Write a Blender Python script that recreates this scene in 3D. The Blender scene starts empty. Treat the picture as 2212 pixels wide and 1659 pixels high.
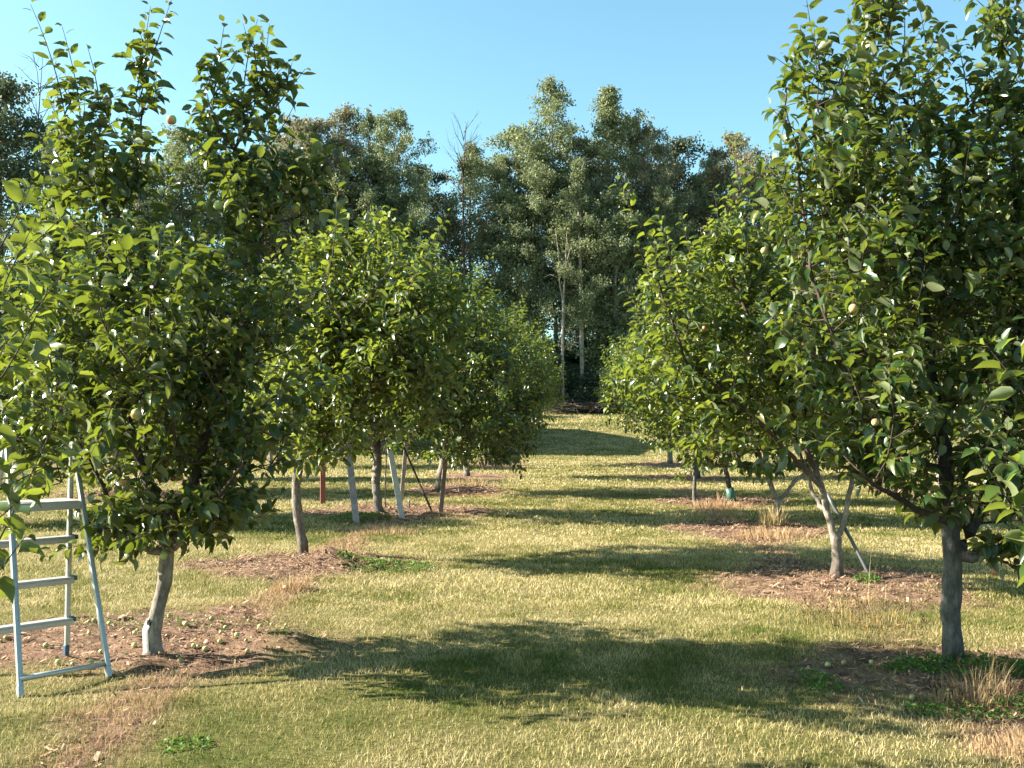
import bpy, math, random
import numpy as np
from math import radians as R
C = bpy.context.scene
COL = C.collection

# ------------------------------------------------------------------ camera, sky, sun, exposure
EYE = 1.6
FPX = 2170.0                      # focal length measured on a 2212 px wide view of the photo
cd = bpy.data.cameras.new('camera'); cam = bpy.data.objects.new('camera', cd); COL.objects.link(cam)
cam.location = (0, 0, EYE); cam.rotation_euler = (R(90 + 2.0), 0, 0)
cd.sensor_width = 36; cd.lens = 36 * FPX / 2212; cd.clip_start = .05; cd.clip_end = 3000
C.camera = cam
SUN_EL, SUN_AZ = 29.0, 4.0       # from the left, slightly beyond the trees
W = bpy.data.worlds.new('World'); C.world = W; W.use_nodes = True
nt = W.node_tree; bg = nt.nodes['Background']
sky = nt.nodes.new('ShaderNodeTexSky'); sky.sky_type = 'NISHITA'; sky.sun_disc = False
sky.sun_elevation = R(SUN_EL); sky.altitude = 0; sky.air_density = 1.0; sky.dust_density = 1.0; sky.ozone_density = 1.5
sdir = np.array([-math.cos(R(SUN_AZ)) * math.cos(R(SUN_EL)), math.sin(R(SUN_AZ)) * math.cos(R(SUN_EL)), math.sin(R(SUN_EL))])
sky.sun_rotation = math.atan2(sdir[0], sdir[1])
tn = nt.nodes.new('ShaderNodeMix'); tn.data_type = 'RGBA'; tn.blend_type = 'MULTIPLY'; tn.inputs[0].default_value = 1; tn.inputs[7].default_value = (.90, 1.20, 1.08, 1)
nt.links.new(sky.outputs[0], tn.inputs[6]); nt.links.new(tn.outputs[2], bg.inputs[0]); bg.inputs[1].default_value = 0.061
sd = bpy.data.lights.new('sun', 'SUN'); sd.energy = 5.0; sd.angle = R(.5); sd.color = (1, .93, .80)
sun = bpy.data.objects.new('sun', sd); COL.objects.link(sun)
from mathutils import Vector
sun.rotation_euler = Vector(sdir).to_track_quat('Z', 'Y').to_euler()
C.view_settings.view_transform = 'Standard'; C.view_settings.look = 'None'
C.view_settings.exposure = 2.13; C.view_settings.gamma = 1; C.view_settings.use_curve_mapping = False
C.cycles.max_bounces = 6; C.cycles.diffuse_bounces = 3; C.cycles.transmission_bounces = 4; C.cycles.transparent_max_bounces = 4

# ------------------------------------------------------------------ helpers
def tag(o, label, cat, group=None, kind=None):
    o['label'] = label; o['category'] = cat
    if group: o['group'] = group
    if kind: o['kind'] = kind
    return o

def empty(name, loc, rz=0.):
    o = bpy.data.objects.new(name, None); COL.objects.link(o); o.location = loc; o.rotation_euler = (0, 0, rz)
    o.empty_display_size = .2
    return o

def mesh_np(name, V, faces_list, mats, smooth=True, attrs=None):
    """V (n,3); faces_list: list of int arrays (m,k), each with its own corner count"""
    me = bpy.data.meshes.new(name)
    V = np.ascontiguousarray(V, dtype=np.float32)
    loops = np.concatenate([f.reshape(-1) for f in faces_list]).astype(np.int32)
    sizes = np.concatenate([np.full(len(f), f.shape[1], np.int32) for f in faces_list])
    starts = np.concatenate([[0], np.cumsum(sizes)[:-1]]).astype(np.int32)
    me.vertices.add(len(V)); me.vertices.foreach_set('co', V.reshape(-1))
    me.loops.add(len(loops)); me.loops.foreach_set('vertex_index', loops)
    me.polygons.add(len(sizes)); me.polygons.foreach_set('loop_start', starts)
    me.polygons.foreach_set('use_smooth', np.full(len(sizes), smooth))
    me.update(calc_edges=True)
    if attrs:
        for k, a in attrs.items():
            at = me.attributes.new(k, 'FLOAT', 'POINT'); at.data.foreach_set('value', np.ascontiguousarray(a, dtype=np.float32))
    for m in (mats if isinstance(mats, (list, tuple)) else [mats]): me.materials.append(m)
    return me

def link(name, me, parent=None, loc=None):
    o = bpy.data.objects.new(name, me); COL.objects.link(o)
    if parent is not None: o.parent = parent
    if loc is not None: o.location = loc
    return o

def nrm(a): return a / np.maximum(np.linalg.norm(a, axis=-1, keepdims=True), 1e-9)

class MB:                                  # collects simple solids into one mesh
    def __init__(s): s.V = []; s.F = {}; s.n = 0
    def add(s, V, F):
        V = np.asarray(V, float)
        for f in F: s.F.setdefault(len(f), []).append([i + s.n for i in f])
        s.V.append(V); s.n += len(V)
    def box(s, c, d, M=None):
        c = np.array(c, float); h = np.array(d, float) / 2
        v = np.array([[x, y, z] for x in (-1, 1) for y in (-1, 1) for z in (-1, 1)]) * h
        if M is not None: v = v @ np.array(M).T
        s.add(v + c, [(0, 1, 3, 2), (4, 6, 7, 5), (0, 4, 5, 1), (2, 3, 7, 6), (0, 2, 6, 4), (1, 5, 7, 3)])
    def bar(s, a, b, w, t, up=(0, 0, 1), ref=None):
        """rectangular bar from a to b, w wide along ref, t thick across it"""
        a = np.array(a, float); b = np.array(b, float); d = b - a; L = np.linalg.norm(d); d /= L
        r = np.array(ref if ref is not None else np.cross(d, up), float); r -= d * r.dot(d); r /= np.linalg.norm(r)
        u = np.cross(d, r)
        s.box((a + b) / 2, (L, w, t), np.stack([d, r, u], 1))
    def tube(s, pts, rad, k=8):
        pts = np.array(pts, float); n = len(pts)
        rad = np.broadcast_to(np.array(rad, float), (n,))
        d = nrm(np.gradient(pts, axis=0)); ref = np.array([.93, .3, .21]) if abs(d[0][0]) < .8 else np.array([.1, .95, .2])
        a = nrm(np.cross(d, ref)); b = np.cross(d, a); th = np.arange(k) * 2 * math.pi / k
        V = pts[:, None] + rad[:, None, None] * (a[:, None] * np.cos(th)[None, :, None] + b[:, None] * np.sin(th)[None, :, None])
        F = [(i * k + j, i * k + (j + 1) % k, (i + 1) * k + (j + 1) % k, (i + 1) * k + j) for i in range(n - 1) for j in range(k)]
        F += [tuple(range(k))[::-1], tuple((n - 1) * k + j for j in range(k))]
        s.add(V.reshape(-1, 3), F)
    def build(s, name, mat, parent=None, smooth=False, bevel=0, loc=None):
        me = mesh_np(name, np.concatenate(s.V), [np.array(f) for f in s.F.values()], mat, smooth)
        o = link(name, me, parent, loc)
        if bevel:
            b = o.modifiers.new('bevel', 'BEVEL'); b.width = bevel; b.segments = 2; b.limit_method = 'ANGLE'
        return o

def hash2(ix, iy, s):
    h = (ix.astype(np.int64) * 374761393 + iy.astype(np.int64) * 668265263 + s * 1442695041) & 0x7fffffff
    h = ((h ^ (h >> 13)) * 1274126177) & 0x7fffffff
    return ((h ^ (h >> 16)) & 0xffff) / 65535.
def vnoise(x, y, s=0):
    ix = np.floor(x); iy = np.floor(y); fx = x - ix; fy = y - iy
    fx = fx * fx * (3 - 2 * fx); fy = fy * fy * (3 - 2 * fy)
    a = hash2(ix, iy, s); b = hash2(ix + 1, iy, s); c = hash2(ix, iy + 1, s); d = hash2(ix + 1, iy + 1, s)
    return (a * (1 - fx) + b * fx) * (1 - fy) + (c * (1 - fx) + d * fx) * fy
def fbm(x, y, s=0, o=4):
    t = 0; a = .5; n = 0
    for k in range(o):
        t = t + a * vnoise(x, y, s + k * 17); n += a; a *= .55; x = x * 2.03 + 5.1; y = y * 2.03 + 1.7
    return t / n
def sstep(a, b, x):
    t = np.clip((x - a) / (b - a), 0, 1); return t * t * (3 - 2 * t)

# ------------------------------------------------------------------ materials
def mat(name):
    m = bpy.data.materials.new(name); m.use_nodes = True
    t = m.node_tree; b = t.nodes['Principled BSDF']
    return m, t, b
def N(t, typ, **k):
    n = t.nodes.new(typ)
    for a, v in k.items(): setattr(n, a, v)
    return n
def ramp(t, src, stops):
    r = N(t, 'ShaderNodeValToRGB'); e = r.color_ramp.elements
    while len(e) > 2: e.remove(e[-1])
    for i, (p, c) in enumerate(stops):
        if i > 1: e.new(p)
        e[i].position = p; e[i].color = (*c, 1)
    t.links.new(src, r.inputs[0]); return r.outputs[0]
def attr(t, name):
    n = N(t, 'ShaderNodeAttribute'); n.attribute_name = name; return n.outputs['Fac']
def noise(t, scale, detail=4, vec=None, rough=.6):
    n = N(t, 'ShaderNodeTexNoise'); n.inputs['Scale'].default_value = scale; n.inputs['Detail'].default_value = detail
    n.inputs['Roughness'].default_value = rough
    if vec is None:
        g = N(t, 'ShaderNodeTexCoord'); vec = g.outputs['Object']
    t.links.new(vec, n.inputs['Vector']); return n.outputs['Fac']
def mixc(t, f, a, b, mode='MIX'):
    n = N(t, 'ShaderNodeMix'); n.data_type = 'RGBA'; n.blend_type = mode
    for s, v in ((n.inputs[0], f), (n.inputs[6], a), (n.inputs[7], b)):
        if isinstance(v, (int, float)): s.default_value = v
        elif isinstance(v, tuple): s.default_value = (*v, 1)
        else: t.links.new(v, s)
    return n.outputs[2]
def bump(t, b, src, strength, dist):
    n = N(t, 'ShaderNodeBump'); n.inputs['Strength'].default_value = strength; n.inputs['Distance'].default_value = dist
    t.links.new(src, n.inputs['Height']); t.links.new(n.outputs[0], b.inputs['Normal'])

def leaf_material(name, stops, under, trans, tfac=.35, rough=.42, spec=.5, undermix=.75):
    m, t, b = mat(name)
    base = ramp(t, attr(t, 'tint'), stops)
    g = N(t, 'ShaderNodeNewGeometry')
    u = N(t, 'ShaderNodeMath', operation='MULTIPLY'); t.links.new(g.outputs['Backfacing'], u.inputs[0]); u.inputs[1].default_value = undermix
    col = mixc(t, u.outputs[0], base, under)
    t.links.new(col, b.inputs['Base Color']); b.inputs['Roughness'].default_value = rough
    b.inputs['Specular IOR Level'].default_value = spec
    tr = N(t, 'ShaderNodeBsdfTranslucent'); tc = mixc(t, .6, base, trans); t.links.new(tc, tr.inputs[0])
    mx = N(t, 'ShaderNodeMixShader'); mx.inputs[0].default_value = tfac
    t.links.new(b.outputs[0], mx.inputs[1]); t.links.new(tr.outputs[0], mx.inputs[2])
    t.links.new(mx.outputs[0], t.nodes['Material Output'].inputs[0])
    return m
M_LEAF = leaf_material('apple_leaf', [(0, (.011, .032, .010)), (.5, (.032, .068, .014)), (.85, (.088, .122, .024)), (1, (.19, .18, .045))],
                       (.24, .27, .15), (.24, .29, .015), .36, .30, .55)  # darker tone for backlit, shaded crowns, their shade put into the leaf colour
M_LEAF2 = leaf_material('bright_apple_leaf', [(0, (.016, .040, .010)), (.5, (.048, .090, .017)), (.85, (.115, .155, .030)), (1, (.22, .21, .06))],
                        (.28, .32, .17), (.32, .37, .025), .42, .32, .55)
M_BIRCH = leaf_material('birch_leaf', [(0, (.12, .14, .072)), (.5, (.18, .215, .10)), (1, (.30, .31, .16))],
                        (.17, .19, .12), (.22, .25, .08), .30, .6, .25)
M_TANW = leaf_material('tan_birch_leaf', [(0, (.13, .125, .07)), (.5, (.22, .205, .12)), (1, (.33, .29, .18))], (.20, .19, .13), (.26, .24, .10), .3, .6, .25)
M_DARKW = leaf_material('dark_wood_leaf', [(0, (.055, .078, .045)), (.5, (.105, .13, .072)), (1, (.15, .17, .09))],
                        (.06, .08, .05), (.10, .13, .04), .2, .6, .3)
M_WEED = leaf_material('weed_leaf', [(0, (.03, .09, .012)), (.6, (.07, .16, .02)), (1, (.13, .22, .04))], (.1, .18, .05), (.2, .35, .03), .3, .5, .3)

def bark(name, a, b_, base, sc=30, pale=None):
    m, t, b = mat(name)
    tc = N(t, 'ShaderNodeTexCoord'); mp = N(t, 'ShaderNodeMapping'); mp.inputs['Scale'].default_value = (1, 1, .35)
    t.links.new(tc.outputs['Object'], mp.inputs[0])
    f = noise(t, sc, 8, mp.outputs[0], .75); f0 = noise(t, sc * .22, 4, tc.outputs['Object'], .6); col = ramp(t, f, [(.35, a), (.62, b_)])
    col = mixc(t, ramp(t, f0, [(.42, (0, 0, 0)), (.62, (.7, .7, .7))]), col, a)
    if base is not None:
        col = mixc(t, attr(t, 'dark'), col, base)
    t.links.new(col, b.inputs['Base Color']); b.inputs['Roughness'].default_value = .85
    b.inputs['Specular IOR Level'].default_value = .25
    bump(t, b, f, 1.0, .02)
    return m
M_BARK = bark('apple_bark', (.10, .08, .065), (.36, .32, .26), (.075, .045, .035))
M_BARKG = bark('grey_apple_bark', (.055, .052, .05), (.20, .19, .175), (.04, .032, .028))  # grey bark darkened: shade on the tall right trunk put into the colour
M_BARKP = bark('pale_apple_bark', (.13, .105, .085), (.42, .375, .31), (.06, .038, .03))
M_TWIG = bark('twig_bark', (.05, .034, .026), (.13, .095, .075), None, 60)
M_BIRCHB = bark('birch_bark', (.16, .13, .11), (.5, .46, .41), None, 6)
M_WOODB = bark('dark_trunk_bark', (.05, .04, .035), (.15, .12, .10), None, 6)
M_DEADB = bark('bleached_bark', (.20, .15, .12), (.50, .44, .38), None, 5)
M_WPOST = bark('weathered_wood', (.14, .10, .085), (.30, .22, .19), None, 25)
M_GPOST = bark('grey_wood', (.22, .18, .17), (.42, .35, .33), None, 25)
M_DPOST = bark('dark_wood', (.035, .028, .02), (.10, .08, .06), None, 40)

def plain(name, col, rough=.6, metal=0., var=.25, sc=20):
    m, t, b = mat(name)
    f = noise(t, sc, 5); c = mixc(t, f, tuple(x * (1 - var) for x in col), tuple(min(1, x * (1 + var)) for x in col))
    t.links.new(c, b.inputs['Base Color']); b.inputs['Roughness'].default_value = rough; b.inputs['Metallic'].default_value = metal
    return m
M_RED = plain('red_brown_paint', (.24, .075, .055), .75)
M_ALU = plain('weathered_aluminium', (.38, .40, .40), .38, .6, .3, 40)
M_STEP = plain('step_aluminium', (.40, .38, .36), .55, .35, .2, 60)
M_CAP = plain('blue_plastic', (.03, .065, .11), .5)
M_PIPE = plain('galvanised_pipe', (.11, .115, .115), .5, .4, .2, 30)
M_GUARD = plain('green_tree_guard', (.035, .11, .075), .5)
M_WHITE = plain('sunlit_white_paint', (.46, .44, .40), .85, 0, .5, 45)
M_PALE = plain('pale_stake_wood', (.46, .42, .38), .8)
M_CAPS = plain('orange_petals', (.75, .30, .03), .6)
def apple_mat(name, g, red, lo, hi):
    m, t, b = mat(name)
    tc = N(t, 'ShaderNodeTexCoord'); oi = N(t, 'ShaderNodeObjectInfo')
    ad = N(t, 'ShaderNodeVectorMath', operation='ADD'); t.links.new(tc.outputs['Object'], ad.inputs[0]); t.links.new(oi.outputs['Location'], ad.inputs[1])
    f = noise(t, 14, 3, ad.outputs[0]); r = ramp(t, f, [(lo, g), (hi, red)])
    t.links.new(r, b.inputs['Base Color']); b.inputs['Roughness'].default_value = .32
    return m
M_APPLE = apple_mat('unripe_apple_skin', (.36, .42, .14), (.50, .17, .11), .46, .66)
M_FALL = apple_mat('fallen_apple_skin', (.40, .40, .15), (.22, .12, .06), .5, .68)

# ground
def ground_mat():
    m, t, b = mat('lawn_and_soil')
    tc = N(t, 'ShaderNodeTexCoord').outputs['Object']
    f1 = noise(t, 1.1, 6, tc, .65); f2 = noise(t, 28, 6, tc, .75); f3 = noise(t, 150, 3, tc, .7)
    lawn = ramp(t, f2, [(.25, (.065, .060, .018)), (.5, (.19, .165, .06)), (.78, (.37, .30, .15))])
    lawn = mixc(t, attr(t, 'green'), lawn, ramp(t, f2, [(.25, (.025, .05, .008)), (.75, (.10, .14, .02))]))
    soil = ramp(t, f2, [(.3, (.085, .050, .034)), (.5, (.29, .17, .11)), (.72, (.46, .31, .22))])
    soil = mixc(t, .25, soil, ramp(t, f3, [(.3, (.10, .065, .045)), (.7, (.50, .36, .26))]))
    soil = mixc(t, ramp(t, noise(t, 4.5, 5, tc, .7), [(.45, (0, 0, 0)), (.62, (.8, .8, .8))]), soil, (.085, .048, .032))
    col = mixc(t, attr(t, 'bed'), lawn, soil)
    t.links.new(col, b.inputs['Base Color']); b.inputs['Roughness'].default_value = 1; b.inputs['Specular IOR Level'].default_value = .1
    ma = N(t, 'ShaderNodeMath', operation='ADD'); t.links.new(f2, ma.inputs[0]); t.links.new(f3, ma.inputs[1])
    bump(t, b, ma.outputs[0], .9, .03)
    return m
M_GROUND = ground_mat()
def grass_mat():
    m, t, b = mat('dry_lawn_blades')
    col = ramp(t, attr(t, 'tint'), [(0, (.035, .085, .008)), (.3, (.085, .125, .014)), (.55, (.28, .24, .08)), (.85, (.45, .37, .165)), (1, (.56, .47, .26))])
    col = mixc(t, attr(t, 'pink'), col, (.42, .265, .16))
    t.links.new(col, b.inputs['Base Color']); b.inputs['Roughness'].default_value = .7; b.inputs['Specular IOR Level'].default_value = .2
    tr = N(t, 'ShaderNodeBsdfTranslucent'); t.links.new(col, tr.inputs[0])
    mx = N(t, 'ShaderNodeMixShader'); mx.inputs[0].default_value = .3
    t.links.new(b.outputs[0], mx.inputs[1]); t.links.new(tr.outputs[0], mx.inputs[2]); t.links.new(mx.outputs[0], t.nodes['Material Output'].inputs[0])
    return m
M_GRASS = grass_mat()
def litter_mat():
    m, t, b = mat('dry_litter')
    col = ramp(t, attr(t, 'tint'), [(0, (.035, .018, .012)), (.3, (.16, .085, .052)), (.7, (.36, .22, .14)), (1, (.50, .36, .25))])
    t.links.new(col, b.inputs['Base Color']); b.inputs['Roughness'].default_value = .9; b.inputs['Specular IOR Level'].default_value = .15
    return m
M_LITTER = litter_mat()

# ------------------------------------------------------------------ ground shape
BEDS = [(-2.85, 7.25, 1.62, .98), (-2.25, 11.1, 1.25, .95), (-1.95, 17.3, 1.5, 1.9), (-1.3, 22.3, 1.2, 1.5), (-1.1, 27.3, 1.2, 1.4), (-.8, 32.5, 1.2, 1.4), (-.5, 37.5, 1.1, 1.3),
        (3.2, 6.25, 1.45, .85), (3.15, 9.9, 1.1, 1.35), (3.55, 14.6, 1.15, 1.35), (4.1, 19.4, 1.2, 1.3), (4.7, 27, 1.3, 1.5), (5.0, 32.5, 1.2, 1.4),
        (-3.9, 3.1, 1.2, 1.0), (3.7, 3.8, .9, .8), (-8.9, 15.5, 1.3, 1.2), (-8.2, 21, 1.3, 1.2), (-8, 26, 1.3, 1.2), (9, 17, 1.3, 1.2), (9.2, 22, 1.3, 1.2), (9.4, 27, 1.3, 1.2), (9, 12, 1.3, 1.2)]
def bedmask(x, y):
    m = np.zeros_like(x); n = (fbm(x * 1.7, y * 1.7, 3) - .5) * 1.1 + (fbm(x * 9, y * 9, 8, 3) - .5) * .5
    for cx, cy, rx, ry in BEDS:
        q = np.sqrt(((x - cx) / (rx * 1.08)) ** 2 + ((y - cy) / (ry * 1.08)) ** 2)
        m = np.maximum(m, 1 - sstep(.62, 1.18, q + n * .8))
    return m
def stripmask(x, y):                     # dry line left along each row
    n = (fbm(x * 2.1 + 9, y * 1.3, 5) - .5)
    l = np.exp(-((x + 2.12 + n * .45 + .02 * np.sin(y)) / .20) ** 2) * (y < 19)
    r = np.exp(-((x - (2.18 + .075 * y) + n * .5) / .26) ** 2) * (y < 24) * (1 - .55 * sstep(6.3, 7.0, y) * (1 - sstep(8.2, 9, y)))
    return np.clip(np.maximum(l, r) * (.55 + .9 * fbm(x * 3, y * 1.2, 31)), 0, 1)
def gz(x, y):
    z = .09 * 3.0 * np.log1p(np.exp(np.clip((y - 34) / 3.0, -30, 30))) 
    z = z - .09 * 3.0 * np.log1p(np.exp(np.clip((y - 80) / 3.0, -30, 30)))
    near = 1 - sstep(45, 60, y)
    b = bedmask(x, y)
    z = z + near * ((fbm(x * .35, y * .35, 11) - .5) * .10 + (fbm(x * 2.2, y * 2.2, 12) - .5) * .035) + b * (fbm(x * 6, y * 6, 14, 3) - .5) * .09 + b * .015
    for mx, my, rx, ry, h in ((-1.98, 11.0, .26, .16, .20), (-1.7, 10.8, .3, .1, .05), (-1.62, 7.0, .35, .10, .10), (-1.3, 16.2, .3, .2, .08), (3.0, 5.75, .3, .15, .10), (-2.5, 5.35, .5, .12, .05)):
        z = z + h * np.exp(-((x - mx) / rx) ** 2 - ((y - my) / ry) ** 2)
    return z
def g1(x, y): return float(gz(np.array([float(x)]), np.array([float(y)]))[0])
def lawn_tint(x, y):
    return np.clip(.74 + 1.0 * (fbm(x * .55, y * .8, 21) - .5) + .9 * (fbm(x * 3.4, y * 3.4, 24) - .5) + .07 * sstep(12, 26, y), 0, 1)

def axis(segs):
    out = []
    for a, b, s in segs: out += list(np.arange(a, b, s))
    return np.array(out + [segs[-1][1]])
xs = axis([(-400, -60, 30), (-60, -16, 3), (-16, -7, .4), (-7, 7, .07), (7, 16, .4), (16, 60, 3), (60, 400, 30)])
ys = axis([(-60, 2, 4), (2, 4, .2), (4, 13, .07), (13, 24, .14), (24, 60, .5), (60, 100, 3), (100, 500, 40)])
gx, gy = np.meshgrid(xs, ys); gxf = gx.ravel(); gyf = gy.ravel()
V = np.stack([gxf, gyf, gz(gxf, gyf)], 1)
nx, ny = len(xs), len(ys)
ii = (np.arange(ny - 1)[:, None] * nx + np.arange(nx - 1)[None]).ravel()
F = np.stack([ii, ii + 1, ii + nx + 1, ii + nx], 1)
bd = np.clip(bedmask(gxf, gyf) + 1.1 * stripmask(gxf, gyf), 0, 1)
ground = link('ground', mesh_np('ground', V, [F], M_GROUND, True, {'bed': bd, 'green': 1 - lawn_tint(gxf, gyf)}))
ground['kind'] = 'structure'; ground['label'] = 'dry mown lawn with bare pinkish soil round the trees'

# ------------------------------------------------------------------ grass blades
def blades(n_per, y0, y1, rng, h, w, margin=.9, xmax=None, dens=None, thin=True):
    yy = []; xx = []
    for a in np.arange(y0, y1, .5):
        hw = min(.51 * (a + .5) + margin, 14); n = int(n_per * 2 * hw * .5)
        yy.append(rng.uniform(a, a + .5, n)); xx.append(rng.uniform(-hw, hw, n))
    x = np.concatenate(xx); y = np.concatenate(yy)
    b = bedmask(x, y); s = stripmask(x, y)
    keep = rng.random(len(x)) > np.clip(b * 1.05 - .12 - .12 + .9 * (fbm(x * 5, y * 5, 91, 3) - .5), 0, .93)
    keep &= rng.random(len(x)) < (.55 + .6 * fbm(x * 5, y * 5, 77, 2))
    x, y, s, b = x[keep], y[keep], s[keep], b[keep]
    n = len(x); z = gz(x, y) - .004
    tint = np.clip(lawn_tint(x, y) + rng.normal(0, .15, n), 0, 1); tint = np.clip(np.where(rng.random(n) < .16, tint - .45, tint), 0, 1)
    pk = np.clip(s * 1.1 + b * .9, 0, 1); hh = h * rng.uniform(.4, 1.4, n) * (.55 + 1.0 * fbm(x * 2.5, y * 2.5, 41, 3)) * (1 + .35 * s) * (1 - .35 * b)
    ww = w * rng.uniform(.6, 1.3, n)
    th = rng.uniform(0, 2 * math.pi, n); lean = rng.uniform(.15, 1.15, n); ph = rng.uniform(0, 2 * math.pi, n)
    dx = np.cos(th) * ww / 2; dy = np.sin(th) * ww / 2; lx = np.cos(ph) * lean * hh; ly = np.sin(ph) * lean * hh
    p0 = np.stack([x - dx, y - dy, z], 1); p1 = np.stack([x + dx, y + dy, z], 1)
    m0 = np.stack([x - dx * .8 + lx * .3, y - dy * .8 + ly * .3, z + hh * .6], 1); m1 = np.stack([x + dx * .8 + lx * .3, y + dy * .8 + ly * .3, z + hh * .6], 1)
    tp = np.stack([x + lx, y + ly, z + hh * .95], 1)
    Vb = np.stack([p0, p1, m1, m0, tp], 1).reshape(-1, 3); i = np.arange(n) * 5
    return Vb, np.stack([i, i + 1, i + 2, i + 3], 1), np.stack([i + 3, i + 2, i + 4], 1), np.repeat(tint, 5), np.repeat(np.clip(pk * (rng.random(n) < .75) * rng.uniform(.5, 1.1, n), 0, 1), 5)
rng = np.random.default_rng(5)
parts = [blades(6800, 3.4, 8.5, rng, .026, .0034), blades(3400, 8.5, 14, rng, .030, .006), blades(1100, 14, 24, rng, .036, .011), blades(320, 24, 46, rng, .04, .024), blades(100, 46, 62, rng, .055, .05)]
off = 0; VV = []; Q = []; T = []; A = []; B = []
for v, q, t3, a, b in parts:
    VV.append(v); Q.append(q + off); T.append(t3 + off); A.append(a); B.append(b); off += len(v)
grass = link('grass', mesh_np('grass', np.concatenate(VV), [np.concatenate(Q), np.concatenate(T)], M_GRASS, True, {'tint': np.concatenate(A), 'pink': np.concatenate(B)}))
tag(grass, 'short straw and green lawn grass covering the aisle between the tree rows', 'grass', kind='stuff')

# litter of bark bits and dead leaves on the beds
def litter():
    n = 90000; k = rng.integers(0, len(BEDS), n); bb = np.array(BEDS)[k]
    a = rng.uniform(0, 2 * math.pi, n); q = np.sqrt(rng.random(n)) * 1.15
    x = bb[:, 0] + bb[:, 2] * q * np.cos(a); y = bb[:, 1] + bb[:, 3] * q * np.sin(a)
    n2 = 9000; y2 = rng.uniform(4.3, 18, n2); left = rng.random(n2) < .5
    x2 = np.where(left, -2.12, 2.18 + .075 * y2) + rng.normal(0, .2, n2)
    x = np.concatenate([x, x2]); y = np.concatenate([y, y2])
    keep = (bedmask(x, y) + stripmask(x, y) > rng.random(len(x)) * .9) & (y < 24) & (np.abs(x) < .53 * y + 1)
    x, y = x[keep], y[keep]; n = len(x); z = gz(x, y)
    L = rng.uniform(.004, .012, n) * (1 + y / 9) * np.where(rng.random(n) < .04, 2.3, 1); Wd = L * rng.uniform(.08, .4, n); th = rng.uniform(0, 6.28, n)
    up = rng.uniform(.002, .02, n); t1 = rng.normal(0, .5, n)
    cx, sx = np.cos(th), np.sin(th)
    c = [(-1, -1), (1, -.6), (1.1, .8), (-.8, 1)]
    Vs = [np.stack([x + L * u * cx - Wd * v * sx, y + L * u * sx + Wd * v * cx, z + up + L * u * t1 * .6 + .003], 1) for u, v in c]
    Vv = np.stack(Vs, 1).reshape(-1, 3); i = np.arange(n) * 4
    return link('bark_litter', mesh_np('bark_litter', Vv, [np.stack([i, i + 1, i + 2, i + 3], 1)], M_LITTER, False, {'tint': np.repeat(rng.random(n), 4)}))
tag(litter(), 'dry bark chips and dead leaves scattered over the soil round the trunks', 'litter', kind='stuff')

# ------------------------------------------------------------------ leaves
def leaf_mesh(name, P, A, L, tint, material, rng, fold=.16, wr=.55, simple=False):
    """P base points, A leaf axis, L lengths"""
    n = len(P); A = nrm(A)
    up = np.tile([0, 0, 1.], (n, 1)) + rng.normal(0, .45, (n, 3))
    S = nrm(np.cross(A, up)); Nn = np.cross(S, A)
    dr = rng.uniform(.15, .8, n)[:, None]; w = (wr * rng.uniform(.85, 1.15, n))[:, None]; fo = (fold * rng.uniform(0, 2, n))[:, None]
    Lc = L[:, None]
    WR = {0: 0, .3: .46, .68: .38, 1: 0, .13: .30, .40: .49, .72: .33}
    def pt(t, s):
        return P + Lc * (A * (t * (1 - .25 * dr * t)) + S * WR[t] * w * s + Nn * (-dr * t * t * .8 + abs(s) * fo * (1 if t < 1 else 0)))
    if simple:
        Vl = np.stack([pt(0, 0), pt(.3, 1) , pt(1, 0), pt(.3, -1), pt(.68, 0)], 1); k = 5; i = np.arange(n) * k
        fs = [np.concatenate([np.stack([i, i + 1, i + 4], 1), np.stack([i, i + 4, i + 3], 1), np.stack([i + 1, i + 2, i + 4], 1), np.stack([i + 4, i + 2, i + 3], 1)])]
    else:
        Vl = np.stack([pt(0, 0)] + [pt(t, q) for t in (.13, .40, .72) for q in (1, 0, -1)] + [pt(1, 0)], 1); k = 11; i = np.arange(n) * k
        fs = [np.concatenate([np.stack([i, i + 1, i + 2], 1), np.stack([i, i + 2, i + 3], 1), np.stack([i + 7, i + 10, i + 8], 1), np.stack([i + 8, i + 10, i + 9], 1)]),
              np.concatenate([np.stack([i + c, i + c + 3, i + c + 4, i + c + 1], 1) for c in (1, 2, 4, 5)])]
    return mesh_np(name, Vl.reshape(-1, 3), fs, material, True, {'tint': np.repeat(tint, k)})

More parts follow.
